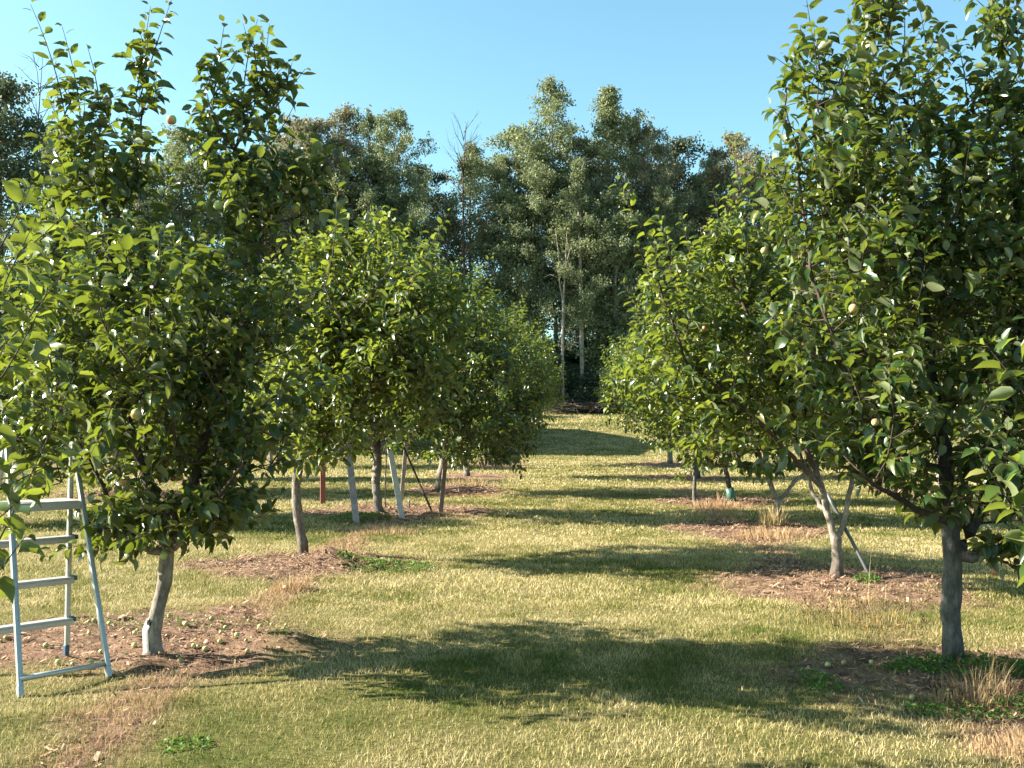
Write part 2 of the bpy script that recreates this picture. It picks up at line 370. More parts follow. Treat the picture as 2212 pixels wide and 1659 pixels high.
def tubes(name, P, par, rad, sel, k, material, dark=None):
    """tapered tubes for the edges parent->node listed in sel"""
    D = np.zeros_like(P); hp = par >= 0; D[hp] = P[hp] - P[par[hp]]; D[~hp] = (0, 0, 1); D = nrm(D)
    ref = np.array([.90, .38, .12])
    ref2 = np.array([.1, .3, .95])
    def ring(c, d, r):
        rf = np.where((np.abs(d @ ref) > .93)[:, None], ref2, ref)
        a = nrm(np.cross(d, rf)); b = np.cross(d, a); th = np.arange(k) * 2 * math.pi / k
        return c[:, None] + r[:, None, None] * (a[:, None] * np.cos(th)[None, :, None] + b[:, None] * np.sin(th)[None, :, None])
    sel = sel[par[sel] >= 0]; n = len(sel); p = par[sel]
    # main child keeps the parent's direction and radius
    main = np.full(len(P), -1)
    for i in np.argsort(rad): 
        if par[i] >= 0: main[par[i]] = i
    ismain = main[p] == sel
    d0 = np.where(ismain[:, None], D[p], D[sel]); r0 = np.where(ismain, rad[p], rad[sel] * 1.25)
    c0 = ring(P[p], d0, r0); c1 = ring(P[sel], D[sel], rad[sel])
    Vt = np.concatenate([c0, c1], 1).reshape(-1, 3)
    base = (np.arange(n) * 2 * k)[:, None]; j = np.arange(k)[None]; jn = (j + 1) % k
    F = np.stack([base + j, base + jn, base + k + jn, base + k + j], 2).reshape(-1, 4)
    dk = None
    if dark is not None: dk = {'dark': np.repeat(np.stack([dark[p], dark[sel]], 1).reshape(-1), k)}
    return mesh_np(name, Vt, [F], material, True, dk)

def build_skeleton(limbs, targets, rng, step=.13, tip=.0035, expo=2.35, wig=.02):
    """limbs: list of (polyline local m, r0, r1). targets: (n,3) shoot starts."""
    P = []; par = []; rmin = []
    def addn(p, q, r=0.): P.append(np.array(p, float)); par.append(q); rmin.append(r); return len(P) - 1
    for li, (pl, r0, r1) in enumerate(limbs):
        pl = np.array(pl, float); seg = np.linalg.norm(np.diff(pl, axis=0), axis=1); cum = np.concatenate([[0], np.cumsum(seg)])
        n = max(2, int(cum[-1] / .09)); ts = np.linspace(0, cum[-1], n + 1)
        q = np.stack([np.interp(ts, cum, pl[:, j]) for j in range(3)], 1)
        for _ in range(2): q[1:-1] = (q[:-2] + q[2:] + 2 * q[1:-1]) / 4
        q[1:-1] += rng.normal(0, .006, q[1:-1].shape)
        if li == 0: last = addn(q[0], -1, r0 * 1.6)
        else:
            PP = np.array(P); last = int(np.argmin(np.linalg.norm(PP - q[0], axis=1)))
        for t, pnt in zip(ts[1:], q[1:]):
            last = addn(pnt, last, (r0 + (r1 - r0) * t / cum[-1]) * (1 + rng.normal(0, .055)) * ((1 + .45 * math.exp(-t / .07)) if li == 0 else 1))
    PP = np.array(P); base = PP[0]
    dmin = np.array([np.min(np.linalg.norm(PP - t, axis=1)) for t in targets]); order = np.argsort(dmin)
    PP = np.zeros((60000, 3)); PP[:len(P)] = np.array(P); lastd = len(P); ends = np.zeros(len(targets), int)
    PD = np.zeros(60000)
    nzero = len(P)
    for oi in order:
        t = targets[oi]; d = PP[:lastd] - t; dist = np.sqrt((d ** 2).sum(1))
        cost = dist + .55 * np.maximum(0, PP[:lastd, 2] - t[2] + .05) + .02 * PD[:lastd]
        j = int(np.argmin(cost)); L = dist[j]; m = max(1, int(L / step)); a = PP[j].copy(); prev = j
        side = rng.normal(0, 1, 3) * wig * L; sag = np.array([0, 0, -.10 * L])
        for s in range(1, m + 1):
            f = s / m; pnt = a + (t - a) * f + (side + sag) * 4 * f * (1 - f) * .5
            PP[lastd] = pnt; par.append(prev); rmin.append(0.); PD[lastd] = PD[prev] + 1; prev = lastd; lastd += 1
        ends[oi] = prev
    PP = PP[:lastd].copy(); par = np.array(par); rmin = np.array(rmin)
    acc = np.zeros(lastd); nch = np.zeros(lastd, int)
    for i in range(lastd - 1, 0, -1):
        if acc[i] == 0: acc[i] = tip ** expo
        if par[i] >= 0: acc[par[i]] += acc[i]
    rad = acc ** (1 / expo)
    rad = np.where(rmin > 0, np.maximum(rmin, np.minimum(rad, rmin * 1.1)), np.minimum(rad, .028))
    return PP, par, rad, ends

AP_V = None
def apple_mesh(name, r, material):
    k = 10; prof = [(0, .80), (.25, .93), (.62, .86), (.92, .45), (1, .05), (.93, -.40), (.68, -.80), (.3, -.95), (0, -.84)]
    V = []; F3 = []; F4 = []
    V.append((0, 0, prof[0][1] * r))
    for (a, z) in prof[1:-1]:
        for j in range(k): V.append((a * r * math.cos(6.28318 * j / k), a * r * math.sin(6.28318 * j / k), z * r))
    V.append((0, 0, prof[-1][1] * r)); m = len(prof) - 2
    for j in range(k):
        F3.append((0, 1 + j, 1 + (j + 1) % k)); F3.append((len(V) - 1, 1 + (m - 1) * k + (j + 1) % k, 1 + (m - 1) * k + j))
        for i in range(m - 1): F4.append((1 + i * k + j, 1 + (i + 1) * k + j, 1 + (i + 1) * k + (j + 1) % k, 1 + i * k + (j + 1) % k))
    return mesh_np(name, np.array(V), [np.array(F3), np.array(F4)], material, True)
ME_APPLE = apple_mesh('apple', .027, M_APPLE)
ME_FALL = apple_mesh('fallen_apple', .021, M_FALL)

def apple_tree(label, base, d, limbs, blobs, sprouts=(), seed=1, dens=1., leafL=.12, mleaf=None, mbark=None, napples=0, group='apple trees standing in rows',
               near=True, white=False, dark_h=.25, limb_z=.8, name='apple_tree', nshoot=None):
    """limbs / blobs / sprouts are measured on the photo (view pixels at distance d), turned into metres here"""
    rng = np.random.default_rng(seed); bx, by = base; bz = g1(bx, by)
    root = empty(name, (bx, by, bz)); tag(root, label, 'tree', group)
    def loc(x, y, o=0.): # at depth d+o
        dd = by + o
        return np.array([(x - 1106) / FPX * dd - bx, o, EYE - (y - 905) / FPX * dd - bz])
    LB = []
    for li, (pts, r0, r1) in enumerate(limbs):
        q = [loc(*p) for p in pts]
        if li == 0: q[0] = np.array([0, 0, -.05])
        LB.append((q, r0, r1))
    tg = []; cen = []; lf = []
    s = by / FPX
    for b in blobs:
        x, y, rx, ry = b[:4]; o = b[4] if len(b) > 4 else 0.; ro = b[5] if len(b) > 5 else (rx + ry) / 2 * s * 1.15
        c = loc(x, y, o); r = np.array([rx * s, ro, ry * s])
        n = max(3, int(dens * 50 * 4.19 * r.prod() * .85 + dens * (9 if rx > 38 or by > 8 else 2.5)))
        q = nrm(rng.normal(0, 1, (n, 3))) * (rng.random(n)[:, None] ** .42) * r
        tg.append(c + q); cen.append(np.repeat([c], n, 0)); lf.append(np.full(n, np.clip(rx * s / .32, .45, 1)))
    tg = np.concatenate(tg); cen = np.concatenate(cen); lf = np.concatenate(lf)
    keep = tg[:, 2] > .45
    tg = tg[keep]; cen = cen[keep]; lf = lf[keep]
    nsh = len(tg)
    sp0 = []; sp1 = []
    for (x0, y0, x1, y1, *oo) in sprouts:
        o = oo[0] if oo else 0.; sp0.append(loc(x0, y0, o)); sp1.append(loc(x1, y1, o))
    alltg = np.concatenate([tg, np.array(sp0)]) if sp0 else tg
    P, par, rad, ends = build_skeleton(LB, alltg, rng)
    # shoots
    dirs = nrm((tg - cen) * .8 + np.array([0, 0, .55]) + rng.normal(0, .45, tg.shape))
    low = tg[:, 2] < 1.1
    dirs[low] = nrm(dirs[low] * np.array([1.3, 1.3, .25]) - np.array([0, 0, .25]))
    lens = rng.uniform(.12, .42, nsh) * lf
    EP = []; EN = []; EPar = []; ER = []
    n0 = len(P); LP = []; LA = []; LL = []
    def shoot(a, d_, L, attach, r0=.0035, gap=.026, scale=1., droop=0.):
        nonlocal n0
        m = max(3, int(L / .1)); prev = attach; pts = []
        bend = rng.normal(0, .10, 3) + np.array([0, 0, .12 - droop])
        for i in range(1, m + 1):
            f = i / m; p = a + d_ * L * f + bend * L * f * f; pts.append(p)
            EP.append(p); EPar.append(prev); ER.append(r0 * (1 - .7 * f)); prev = n0; n0 += 1
        pts = np.array([a] + pts); nl = max(3, int(L / gap)); ph = rng.uniform(0, 6.28)
        tt = np.clip((np.arange(nl) + .6 + rng.normal(0, .32, nl)) / nl, .02, .999); ts = tt * m; i0 = np.minimum(ts.astype(int), m - 1); fr = (ts - i0)[:, None]
        q = pts[i0] * (1 - fr) + pts[i0 + 1] * fr; dd = nrm(pts[i0 + 1] - pts[i0])
        an = ph + np.arange(nl) * 2.4; rf = np.array([.31, .9, .22]); u = nrm(np.cross(dd, rf)); v = np.cross(dd, u)
        rad_ = u * np.cos(an)[:, None] + v * np.sin(an)[:, None]
        ax = nrm(rad_ * 1.0 + dd * (.35 + .7 * tt[:, None] ** 2) + np.array([0, 0, -.18]) + rng.normal(0, .18, (nl, 3)))
        LP.append(q + ax * leafL * .18); LA.append(ax); sc = (.62 + .5 * np.sin(math.pi * np.clip(tt * .85 + .1, 0, 1))) * rng.uniform(.75, 1.15, nl)
        LL.append(leafL * sc * scale * np.exp(rng.normal(0, .10, nl)))
    for i in range(nsh): shoot(tg[i], dirs[i], lens[i], ends[i])
    for k_ in range(len(sp0)):
        a = sp0[k_]; v = sp1[k_] - a; L = np.linalg.norm(v); shoot(a, v / L + rng.normal(0, .06, 3), L * .95, ends[nsh + k_], .0055, .033, .95)
    P2 = np.concatenate([P, np.array(EP)]); par2 = np.concatenate([par, np.array(EPar)]); rad2 = np.concatenate([rad, np.array(ER)])
    # leaves in spurs on the thin wood
    thin = np.where((rad < .008) & (rng.random(len(rad)) < .6 * min(1, dens)))[0]
    for rep in range(3):
        q = P[thin]; ax = nrm(rng.normal(0, 1, q.shape) + np.array([0, 0, .1])); LP.append(q + ax * .02); LA.append(ax); LL.append(leafL * rng.uniform(.5, 1.0, len(q)))
    LPc = np.concatenate(LP); LAc = np.concatenate(LA); LLc = np.concatenate(LL)
    tint = np.clip(rng.beta(2.2, 2.6, len(LPc)) + .18 * (vnoise(LPc[:, 0] * 2 + 50, LPc[:, 2] * 2 + 50, seed) - .5) + .10 * (LPc[:, 2] / 4.4 - .5), 0, 1)
    yel = rng.random(len(LPc)) < .012; tint[yel] = 1
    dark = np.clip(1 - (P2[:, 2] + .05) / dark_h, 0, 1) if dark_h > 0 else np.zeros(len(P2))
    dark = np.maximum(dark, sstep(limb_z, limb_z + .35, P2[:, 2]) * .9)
    mbark = mbark or M_BARK
    tk = rad2 > .016
    for i in range(len(par2) - 1, 0, -1):
        if tk[i]: tk[par2[i]] = True
    thick = np.where(tk)[0]; thinb = np.where(~tk)[0]
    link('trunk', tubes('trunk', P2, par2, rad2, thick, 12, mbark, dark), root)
    link('branches', tubes('branches', P2, par2, rad2, thinb, 5, M_TWIG), root)
    link('crown', leaf_mesh('crown', LPc, LAc, LLc, tint, mleaf or M_LEAF, rng, simple=not near), root)
    if white:                                   # pale wrap shaped to the sunlit half of the foot
        pass
    if napples:
        ks = rng.choice(len(ends[:nsh]), min(napples, nsh), replace=False)
        out = tg[ks] + rng.normal(0, .06, (len(ks), 3)) + np.array([0, 0, -.06])
        for p in out:
            a = link('apple', ME_APPLE, root, tuple(p)); sc = rng.uniform(.8, 1.2); a.scale = (sc, sc, sc); a.rotation_euler = (rng.uniform(-.6, .6), rng.uniform(-.6, .6), rng.uniform(0, 6))
    return root

T_ = {}
# ---- left row
T_['L1'] = apple_tree('tall twin-topped apple tree beside the stepladder, curved trunk white at the foot', (-2.39, 6.74), 6.74,
    [([(335, 1420), (331, 1370), (350, 1310), (360, 1245), (365, 1190)], .053, .046),
     ([(365, 1195), (330, 1060), (270, 900), (250, 780), (235, 600), (232, 480)], .034, .013),
     ([(365, 1195), (420, 1040), (470, 860), (540, 700), (560, 500), (530, 380)], .036, .013),
     ([(352, 1200), (300, 1172, -.05), (262, 1135, -.1), (200, 1000, -.3)], .026, .012),
     ([(368, 1200), (450, 1100, -.4), (530, 1000, -.8)], .022, .010),
     ([(358, 1190), (330, 1050, .4), (300, 850, .8)], .024, .011),
     ([(235, 490), (200, 380), (165, 280)], .014, .007), ([(235, 490), (290, 380), (300, 230)], .013, .006),
     ([(540, 560), (610, 430), (690, 370)], .012, .006)],
    [(170, 320, 60, 90, 0, .28), (292, 290, 40, 110, 0, .22), (205, 400, 90, 60, 0, .35), (140, 210, 30, 60, 0, .12), (302, 130, 24, 80, 0, .1), (210, 230, 26, 50, 0, .1), (215, 510, 110, 140, 0, .5), (280, 800, 210, 190, 0, .75), (130, 780, 110, 190, .1, .6), (375, 1060, 165, 110, 0, .65), (300, 1130, 110, 60, .1, .45), (450, 1110, 90, 60, -.1, .45), (90, 560, 60, 110, .2, .35),
     (462, 260, 40, 110, 0, .22), (550, 250, 50, 110, 0, .25), (500, 370, 70, 60, 0, .3), (470, 150, 26, 50, 0, .1), (555, 130, 32, 60, 0, .12), (600, 190, 30, 40, 0, .1), (700, 350, 35, 30, 0, .15), (520, 470, 90, 110, 0, .45), (640, 400, 75, 70, 0, .35), (455, 700, 150, 170, 0, .7), (500, 950, 130, 150, 0, .65), (585, 690, 60, 90, -.4, .35),
     (320, 620, 110, 80, .3, .4), (330, 760, 150, 160, -.8, .45), (400, 950, 130, 120, .9, .45), (90, 950, 75, 100, -.7, .3)],
    [(130, 240, 98, 25), (165, 260, 140, 75), (205, 230, 207, 110), (285, 200, 318, -5), (300, 180, 350, -20), (150, 330, 90, 190), (455, 200, 472, 45), (520, 190, 527, 20), (545, 200, 612, 28), (565, 260, 642, 150),
     (690, 360, 745, 345), (560, 330, 650, 240), (700, 620, 785, 425, -.7), (740, 700, 860, 560, -.8)],
    seed=11, dens=2.05, leafL=.102, napples=70, mbark=M_BARKP, dark_h=.0)
T_['L2'] = apple_tree('apple tree with slim pale S-curved trunk, second in the left row', (-2.42, 11.77), 11.77,
    [([(665, 1200), (646, 1120), (640, 1050), (648, 1000), (655, 950)], .058, .052), ([(652, 960), (620, 860), (600, 750)], .03, .014), ([(655, 960), (720, 800, -.3), (760, 600, -.3)], .03, .012),
     ([(655, 960), (780, 880, -.6), (880, 720, -.8), (930, 600, -1)], .028, .012), ([(655, 965), (560, 930, -.3)], .018, .01)],
    [(690, 660, 110, 130), (595, 700, 60, 120, .2), (790, 610, 120, 120, -.3), (620, 870, 110, 110), (760, 820, 160, 130, -.5), (890, 700, 100, 140, -.6), (900, 850, 90, 80, -.4), (700, 965, 110, 50, -.5), (760, 740, 150, 150, .6)],
    [(700, 560, 650, 470), (760, 520, 800, 440), (860, 660, 990, 470, -1.6), (840, 560, 865, 480), (900, 600, 905, 520), (720, 520, 735, 450), (620, 640, 600, 540), (660, 580, 640, 500), (930, 640, 945, 540), (830, 560, 820, 470), (940, 700, 1000, 600, -.6)],
    seed=12, dens=1.7, leafL=.11, napples=45, mleaf=M_LEAF2, mbark=M_BARK, dark_h=.42)
T_['L3'] = apple_tree('apple tree held by the ring of leaning props, third in the left row', (-2.21, 16.94), 16.94,
    [([(822, 1110), (812, 1050), (818, 990), (812, 930)], .075, .062), ([(815, 940), (870, 830), (920, 650)], .034, .014), ([(815, 940), (940, 880, -.8), (1030, 780, -1)], .032, .012), ([(815, 940), (740, 850), (720, 750)], .03, .012)],
    [(880, 650, 110, 110), (900, 830, 130, 110, -.5), (990, 720, 80, 120, -.5), (800, 895, 110, 85), (960, 935, 110, 65, -.8), (1040, 800, 70, 120, -.8), (1070, 950, 60, 50, -1), (780, 700, 80, 120, .5)],
    [(900, 580, 905, 490), (960, 620, 985, 540), (1010, 640, 1050, 560), (860, 590, 850, 500), (1040, 700, 1080, 630), (930, 600, 950, 480), (1100, 960, 1140, 1040, -1)],
    seed=13, dens=1.2, leafL=.12, mleaf=M_LEAF, napples=12, dark_h=.25)
T_['L4'] = apple_tree('dark apple tree with low hanging boughs, fourth in the left row', (-1.61, 21.7), 21.7,
    [([(943, 1065), (958, 990), (965, 940)], .085, .07), ([(965, 950), (1040, 850), (1080, 700)], .035, .014), ([(965, 950), (930, 820)], .03, .014), ([(965, 950), (1060, 940, -.8), (1120, 900, -1)], .03, .012)],
    [(1030, 760, 90, 110), (1100, 840, 80, 100, -.6), (960, 860, 110, 100), (1030, 940, 110, 60, -.6), (1110, 940, 40, 60, -1), (1060, 880, 100, 90, .8)],
    [(1050, 690, 1060, 600), (1100, 760, 1130, 680)], seed=14, dens=1.25, leafL=.13, mleaf=M_LEAF, near=False)
T_['L5'] = apple_tree('apple tree fifth in the left row, small bright leaves', (-1.2, 27.0), 27,
    [([(1000, 1030), (1005, 980), (1010, 930)], .08, .07), ([(1010, 940), (1080, 840)], .035, .014), ([(1010, 940), (980, 850)], .03, .014)],
    [(1110, 760, 70, 80), (1140, 830, 60, 80), (1040, 820, 80, 100), (1090, 900, 80, 40)], [(1110, 700, 1115, 640)], seed=15, dens=1., leafL=.13, mleaf=M_LEAF2, near=False)
T_['L6'] = apple_tree('apple tree sixth in the left row, before the mown slope', (-.7, 32.3), 32.3,
    [([(1055, 995), (1058, 950), (1060, 920)], .08, .07), ([(1060, 930), (1120, 850)], .035, .014), ([(1060, 930), (1050, 850)], .03, .014)],
    [(1150, 800, 55, 75), (1180, 850, 40, 50), (1090, 830, 60, 70)], [(1160, 740, 1165, 690)], seed=16, dens=.9, leafL=.14, mleaf=M_LEAF2, near=False)
# ---- right row
T_['R1'] = apple_tree('tall broad apple tree at the right, thick grey trunk with a low side limb', (2.88, 6.61), 6.61,
    [([(2052, 1430), (2050, 1370), (2046, 1290), (2052, 1200), (2050, 1130)], .068, .056), ([(2052, 1140), (2040, 980), (2010, 780), (1985, 500), (1960, 280)], .05, .014),
     ([(2060, 1205), (2130, 1198, -.1), (2200, 1170, -.2), (2300, 1080, -.3)], .042, .02), ([(2062, 1200), (2110, 1120, .1), (2160, 1000, .2), (2200, 700, .2), (2200, 300)], .04, .014),
     ([(2040, 1010), (1940, 985, -.2), (1850, 870, -.3), (1760, 620, -.2), (1730, 380)], .017, .007), ([(2046, 1130), (1960, 1090, -.4), (1850, 1020, -.8)], .025, .012), ([(2050, 1130), (2020, 950, .5), (1930, 700, .8)], .03, .012)],
    [(1790, 230, 85, 110, 0, .35), (1755, 100, 32, 60, 0, .12), (1900, 20, 50, 80, 0, .2), (1700, 200, 30, 60, 0, .12), (2190, 20, 40, 90, 0, .2), (1725, 480, 45, 120, 0, .2), (1790, 430, 110, 140, 0, .5), (1930, 190, 100, 130, 0, .4), (1950, 450, 150, 170, 0, .6), (2110, 320, 110, 130, 0, .5), (2200, 150, 55, 160, 0, .35), (2120, 600, 160, 180, 0, .7),
     (1830, 680, 140, 150, -.2, .6), (2000, 850, 180, 150, 0, .7), (1850, 900, 130, 110, -.3, .6), (2030, 1040, 170, 75, -.1, .6), (2150, 1060, 90, 80, .1, .4), (1890, 1020, 80, 40, -.3, .4), (2190, 1190, 45, 40, -.2, .3), (2250, 500, 150, 350, .1, .8), (2290, 900, 140, 200, .2, .8), (1960, 650, 200, 150, .7, .5), (2350, 700, 120, 300, 0, .8)],
    [(1780, 160, 1740, -5), (1800, 200, 1690, 115), (1900, 90, 1890, -60), (1960, 110, 1995, -10), (1930, 90, 1940, -80), (2100, 230, 2095, 90), (2190, 60, 2175, -80), (2210, 60, 2215, -90), (1750, 300, 1668, 215), (1820, 170, 1850, 60)],
    seed=21, dens=1.95, leafL=.102, mleaf=M_LEAF, mbark=M_BARKG, napples=45, dark_h=.3)
T_['R2'] = apple_tree('apple tree with pale forked Y trunk and metal pipe prop, second in the right row', (3.25, 10.1), 10.1,
    [([(1803, 1248), (1806, 1210), (1803, 1160)], .064, .056), ([(1803, 1165), (1786, 1110), (1772, 1050), (1730, 930), (1650, 760, -.2), (1570, 560, -.2)], .038, .013), ([(1805, 1165), (1826, 1110), (1834, 1060), (1850, 930), (1840, 650)], .028, .012),
     ([(1770, 1050), (1650, 920, -.6), (1480, 780, -.8), (1420, 600, -.9)], .026, .01), ([(1785, 1110), (1760, 1080, .3), (1700, 900, .8)], .025, .012)],
    [(1640, 560, 90, 120), (1560, 600, 80, 90), (1450, 640, 70, 100, -.7), (1480, 780, 100, 100, -.6), (1640, 780, 140, 150, -.2), (1560, 900, 120, 100, -.5), (1750, 870, 110, 80, -.1), (1800, 720, 130, 220, .2), (1690, 870, 130, 100, .6), (1880, 760, 110, 130, .3)],
    [(1440, 560, 1345, 430, -1.1), (1610, 450, 1582, 300), (1560, 530, 1545, 410), (1700, 520, 1700, 400), (1480, 620, 1440, 500, -.7), (1400, 700, 1350, 620, -1), (1500, 570, 1475, 470), (1660, 460, 1665, 390), (1420, 620, 1370, 540, -1)],
    seed=22, dens=1.7, leafL=.108, mleaf=M_LEAF2, napples=35, mbark=M_BARKP, dark_h=.42)
T_['R3'] = apple_tree('apple tree with low crooked fork above dry golden grass, third in the right row', (4.06, 15.6), 15.6,
    [([(1672, 1128), (1677, 1100), (1680, 1080)], .066, .058), ([(1678, 1085), (1660, 1040), (1640, 980), (1560, 850)], .042, .014), ([(1680, 1082), (1705, 1055), (1715, 1035), (1760, 1010), (1800, 900)], .034, .014), ([(1660, 1040), (1640, 900, .5), (1650, 750, .6)], .03, .012)],
    [(1500, 740, 90, 90), (1430, 830, 80, 80, -.5), (1540, 880, 110, 90, -.3), (1625, 985, 80, 50), (1650, 750, 120, 130), (1500, 960, 70, 45, -.5), (1750, 900, 110, 120, .3)],
    [(1400, 760, 1340, 640, -.6), (1480, 680, 1440, 590)], seed=23, dens=1.1, leafL=.125, mleaf=M_LEAF2, napples=15, mbark=M_BARKP, dark_h=.3)
T_['R4'] = apple_tree('apple tree with dark leaning trunk in a green guard, fourth in the right row', (4.22, 19.3), 19.3,
    [([(1583, 1085), (1572, 1040), (1562, 995)], .05, .045), ([(1562, 1000), (1480, 870)], .03, .012), ([(1562, 1000), (1560, 800)], .03, .012)],
    [(1420, 780, 70, 90), (1370, 860, 60, 70, -.4), (1440, 920, 80, 55, -.3), (1540, 830, 100, 120), (1500, 960, 60, 40)], [(1400, 700, 1385, 640)], seed=24, dens=1.1, leafL=.125, mleaf=M_LEAF2, mbark=M_BARKG, near=False, dark_h=1.2)
T_['RY'] = apple_tree('thin young tree at the aisle edge of the right row, few leaves near its foot', (3.5, 19.4), 19.4,
    [([(1497, 1084), (1500, 1020), (1503, 950)], .035, .028)], [(1485, 1035, 22, 35, -.2), (1500, 930, 50, 60)], seed=27, dens=.7, leafL=.12, mleaf=M_LEAF, mbark=M_BARKG, near=False, dark_h=0)
T_['R5'] = apple_tree('apple tree with stout grey trunk, fifth in the right row', (4.95, 27.0), 27,
    [([(1507, 1034), (1507, 980), (1500, 930)], .10, .08), ([(1503, 940), (1430, 850)], .04, .014), ([(1503, 940), (1520, 820)], .04, .014)],
    [(1380, 810, 55, 80), (1350, 860, 45, 60), (1430, 850, 60, 70), (1500, 860, 70, 90)], [(1380, 740, 1372, 680)], seed=25, dens=1., leafL=.13, mleaf=M_LEAF2, mbark=M_BARKG, near=False)
T_['R6'] = apple_tree('farthest apple tree of the right row, before the mown slope', (5.1, 32.5), 32.5,
    [([(1446, 995), (1446, 940), (1440, 920)], .09, .07), ([(1442, 925), (1380, 850)], .035, .014), ([(1442, 925), (1450, 830)], .03, .014)],
    [(1345, 800, 45, 60), (1320, 850, 30, 40), (1400, 840, 55, 60)], [], seed=26, dens=.9, leafL=.14, mleaf=M_LEAF2, near=False)
# ---- the two trees just outside the frame whose shoots reach in
T_['N1'] = apple_tree('nearest apple tree at the left edge, only its big leafy shoots in the picture', (-3.9, 3.6), 3.6,
    [([(-1245, 1860), (-1240, 1500), (-1200, 1300)], .07, .06), ([(-1200, 1350), (-800, 1150, .4), (-350, 1000, .8)], .03, .012), ([(-1200, 1350), (-900, 700, .3), (-500, 500, .6)], .03, .012)],
    [(-900, 700, 300, 350, 0, .8), (-330, 760, 150, 180, .7, .4), (-230, 1010, 120, 120, .6, .35), (-80, 640, 50, 80, .9, .2), (-40, 800, 40, 60, 1.0, .2), (-90, 1030, 50, 100, .8, .2)],
    [(-60, 780, 60, 500, .9), (-40, 1250, 185, 890, 1.0), (-60, 620, 40, 420, 1.2), (-60, 900, 110, 690, 1.0), (-80, 1180, 70, 1060, .9), (-90, 980, 90, 860, .9), (-40, 560, 100, 600, 1.1), (-70, 1320, 60, 1180, .7), (-90, 1100, 100, 1000, .8), (30, 720, 160, 560, 1.3), (-50, 800, 150, 780, 1.2), (20, 560, 150, 450, 1.5)],
    seed=31, dens=.6, leafL=.12, mleaf=M_LEAF2, napples=8, dark_h=.3)
T_['N2'] = apple_tree('nearest apple tree at the right edge, only a few pale shoots in the picture', (3.6, 4.1), 4.1,
    [([(3010, 1750), (3000, 1450), (2950, 1250)], .07, .06), ([(2950, 1280), (2650, 1200, .2), (2400, 1150, .3)], .03, .012), ([(2950, 1280), (2800, 700, .2)], .03, .012)],
    [(2900, 700, 280, 350, 0, .7), (2500, 950, 130, 230, .2, .4), (2430, 1200, 80, 90, .2, .3)],
    [(2330, 1330, 2100, 985, .25), (2290, 960, 2185, 730, .25), (2350, 1150, 2215, 1020, .2), (2400, 1250, 2185, 1150, .3), (2330, 860, 2200, 820, .3), (2340, 1060, 2150, 1010, .25), (2300, 1200, 2120, 1080, .3), (2300, 780, 2215, 690, .3), (2360, 1290, 2200, 1240, .3)],
    seed=32, dens=.9, leafL=.125, mleaf=M_LEAF2, dark_h=.3)

def copy_tree(src, loc, rz, sc, label, group):
    r = src.copy(); COL.objects.link(r); r.location = loc; r.rotation_euler = (0, 0, rz); r.scale = (sc, sc, sc); r['label'] = label
    if group: r['group'] = group
    for ch in list(src.children):
        if ch.name.startswith('apple'): continue
        c = ch.copy(); COL.objects.link(c); c.parent = r
    return r
for i, (x, y, src, rz, sc, lb) in enumerate([
    (-9.3, 15.5, 'L3', 1.1, 1, 'nearest tree of the next row left, behind the ladder and twin-topped tree'), (-8.2, 21, 'L4', 2.2, 1, 'apple tree of the next row left, in front of the brown house'),
    (-7.9, 26, 'L3', 3.4, .95, 'apple tree of the next row left, seen between the first two trunks'), (-7.4, 31, 'L5', .6, .9, 'farthest apple tree of the next row left, by the house wall'),
    (8.6, 12, 'R3', 2.0, 1, 'apple tree of the next row right, hidden by the tall broad tree'), (9.0, 17, 'L4', .5, 1, 'apple tree of the next row right, glimpsed under the tall broad crown'),
    (9.3, 22, 'L3', 2.9, 1, 'apple tree of the next row right, seen past the forked trunk'), (9.6, 27.5, 'L4', 4.0, .95, 'apple tree of the next row right, far down the slope edge')]):
    copy_tree(T_[src], (x, y, g1(x, y)), rz, sc, lb, 'apple trees standing in rows')

# white wrap at the first tree's foot, sunlit side only: sunlight put into its shape, guard on the fourth right tree
def sunlit_half_wrap():
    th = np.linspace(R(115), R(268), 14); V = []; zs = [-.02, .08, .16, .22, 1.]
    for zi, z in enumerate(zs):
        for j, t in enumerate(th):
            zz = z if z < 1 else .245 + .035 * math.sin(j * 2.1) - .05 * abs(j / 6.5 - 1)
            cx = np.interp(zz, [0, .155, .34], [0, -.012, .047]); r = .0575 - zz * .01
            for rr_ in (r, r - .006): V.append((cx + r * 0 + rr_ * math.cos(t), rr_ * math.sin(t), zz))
    n = len(th); F = []
    I = lambda a, b, c: (a * n + b) * 2 + c
    for a in range(len(zs) - 1):
        for b in range(n - 1):
            F.append((I(a, b, 0), I(a, b + 1, 0), I(a + 1, b + 1, 0), I(a + 1, b, 0))); F.append((I(a, b, 1), I(a + 1, b, 1), I(a + 1, b + 1, 1), I(a, b + 1, 1)))
    link('sunlit_trunk_wrap', mesh_np('sunlit_trunk_wrap', np.array(V), [np.array(F)], M_WHITE, True), T_['L1'])
sunlit_half_wrap()
m = MB(); m.tube([(0, 0, 0), (-.03, 0, .13), (-.06, 0, .27)], [.09, .085, .08], 14); m.build('trunk_guard', M_GUARD, T_['R4'], True)
T_['R4'].children[-1]['label'] = 'green plastic guard round the trunk foot'

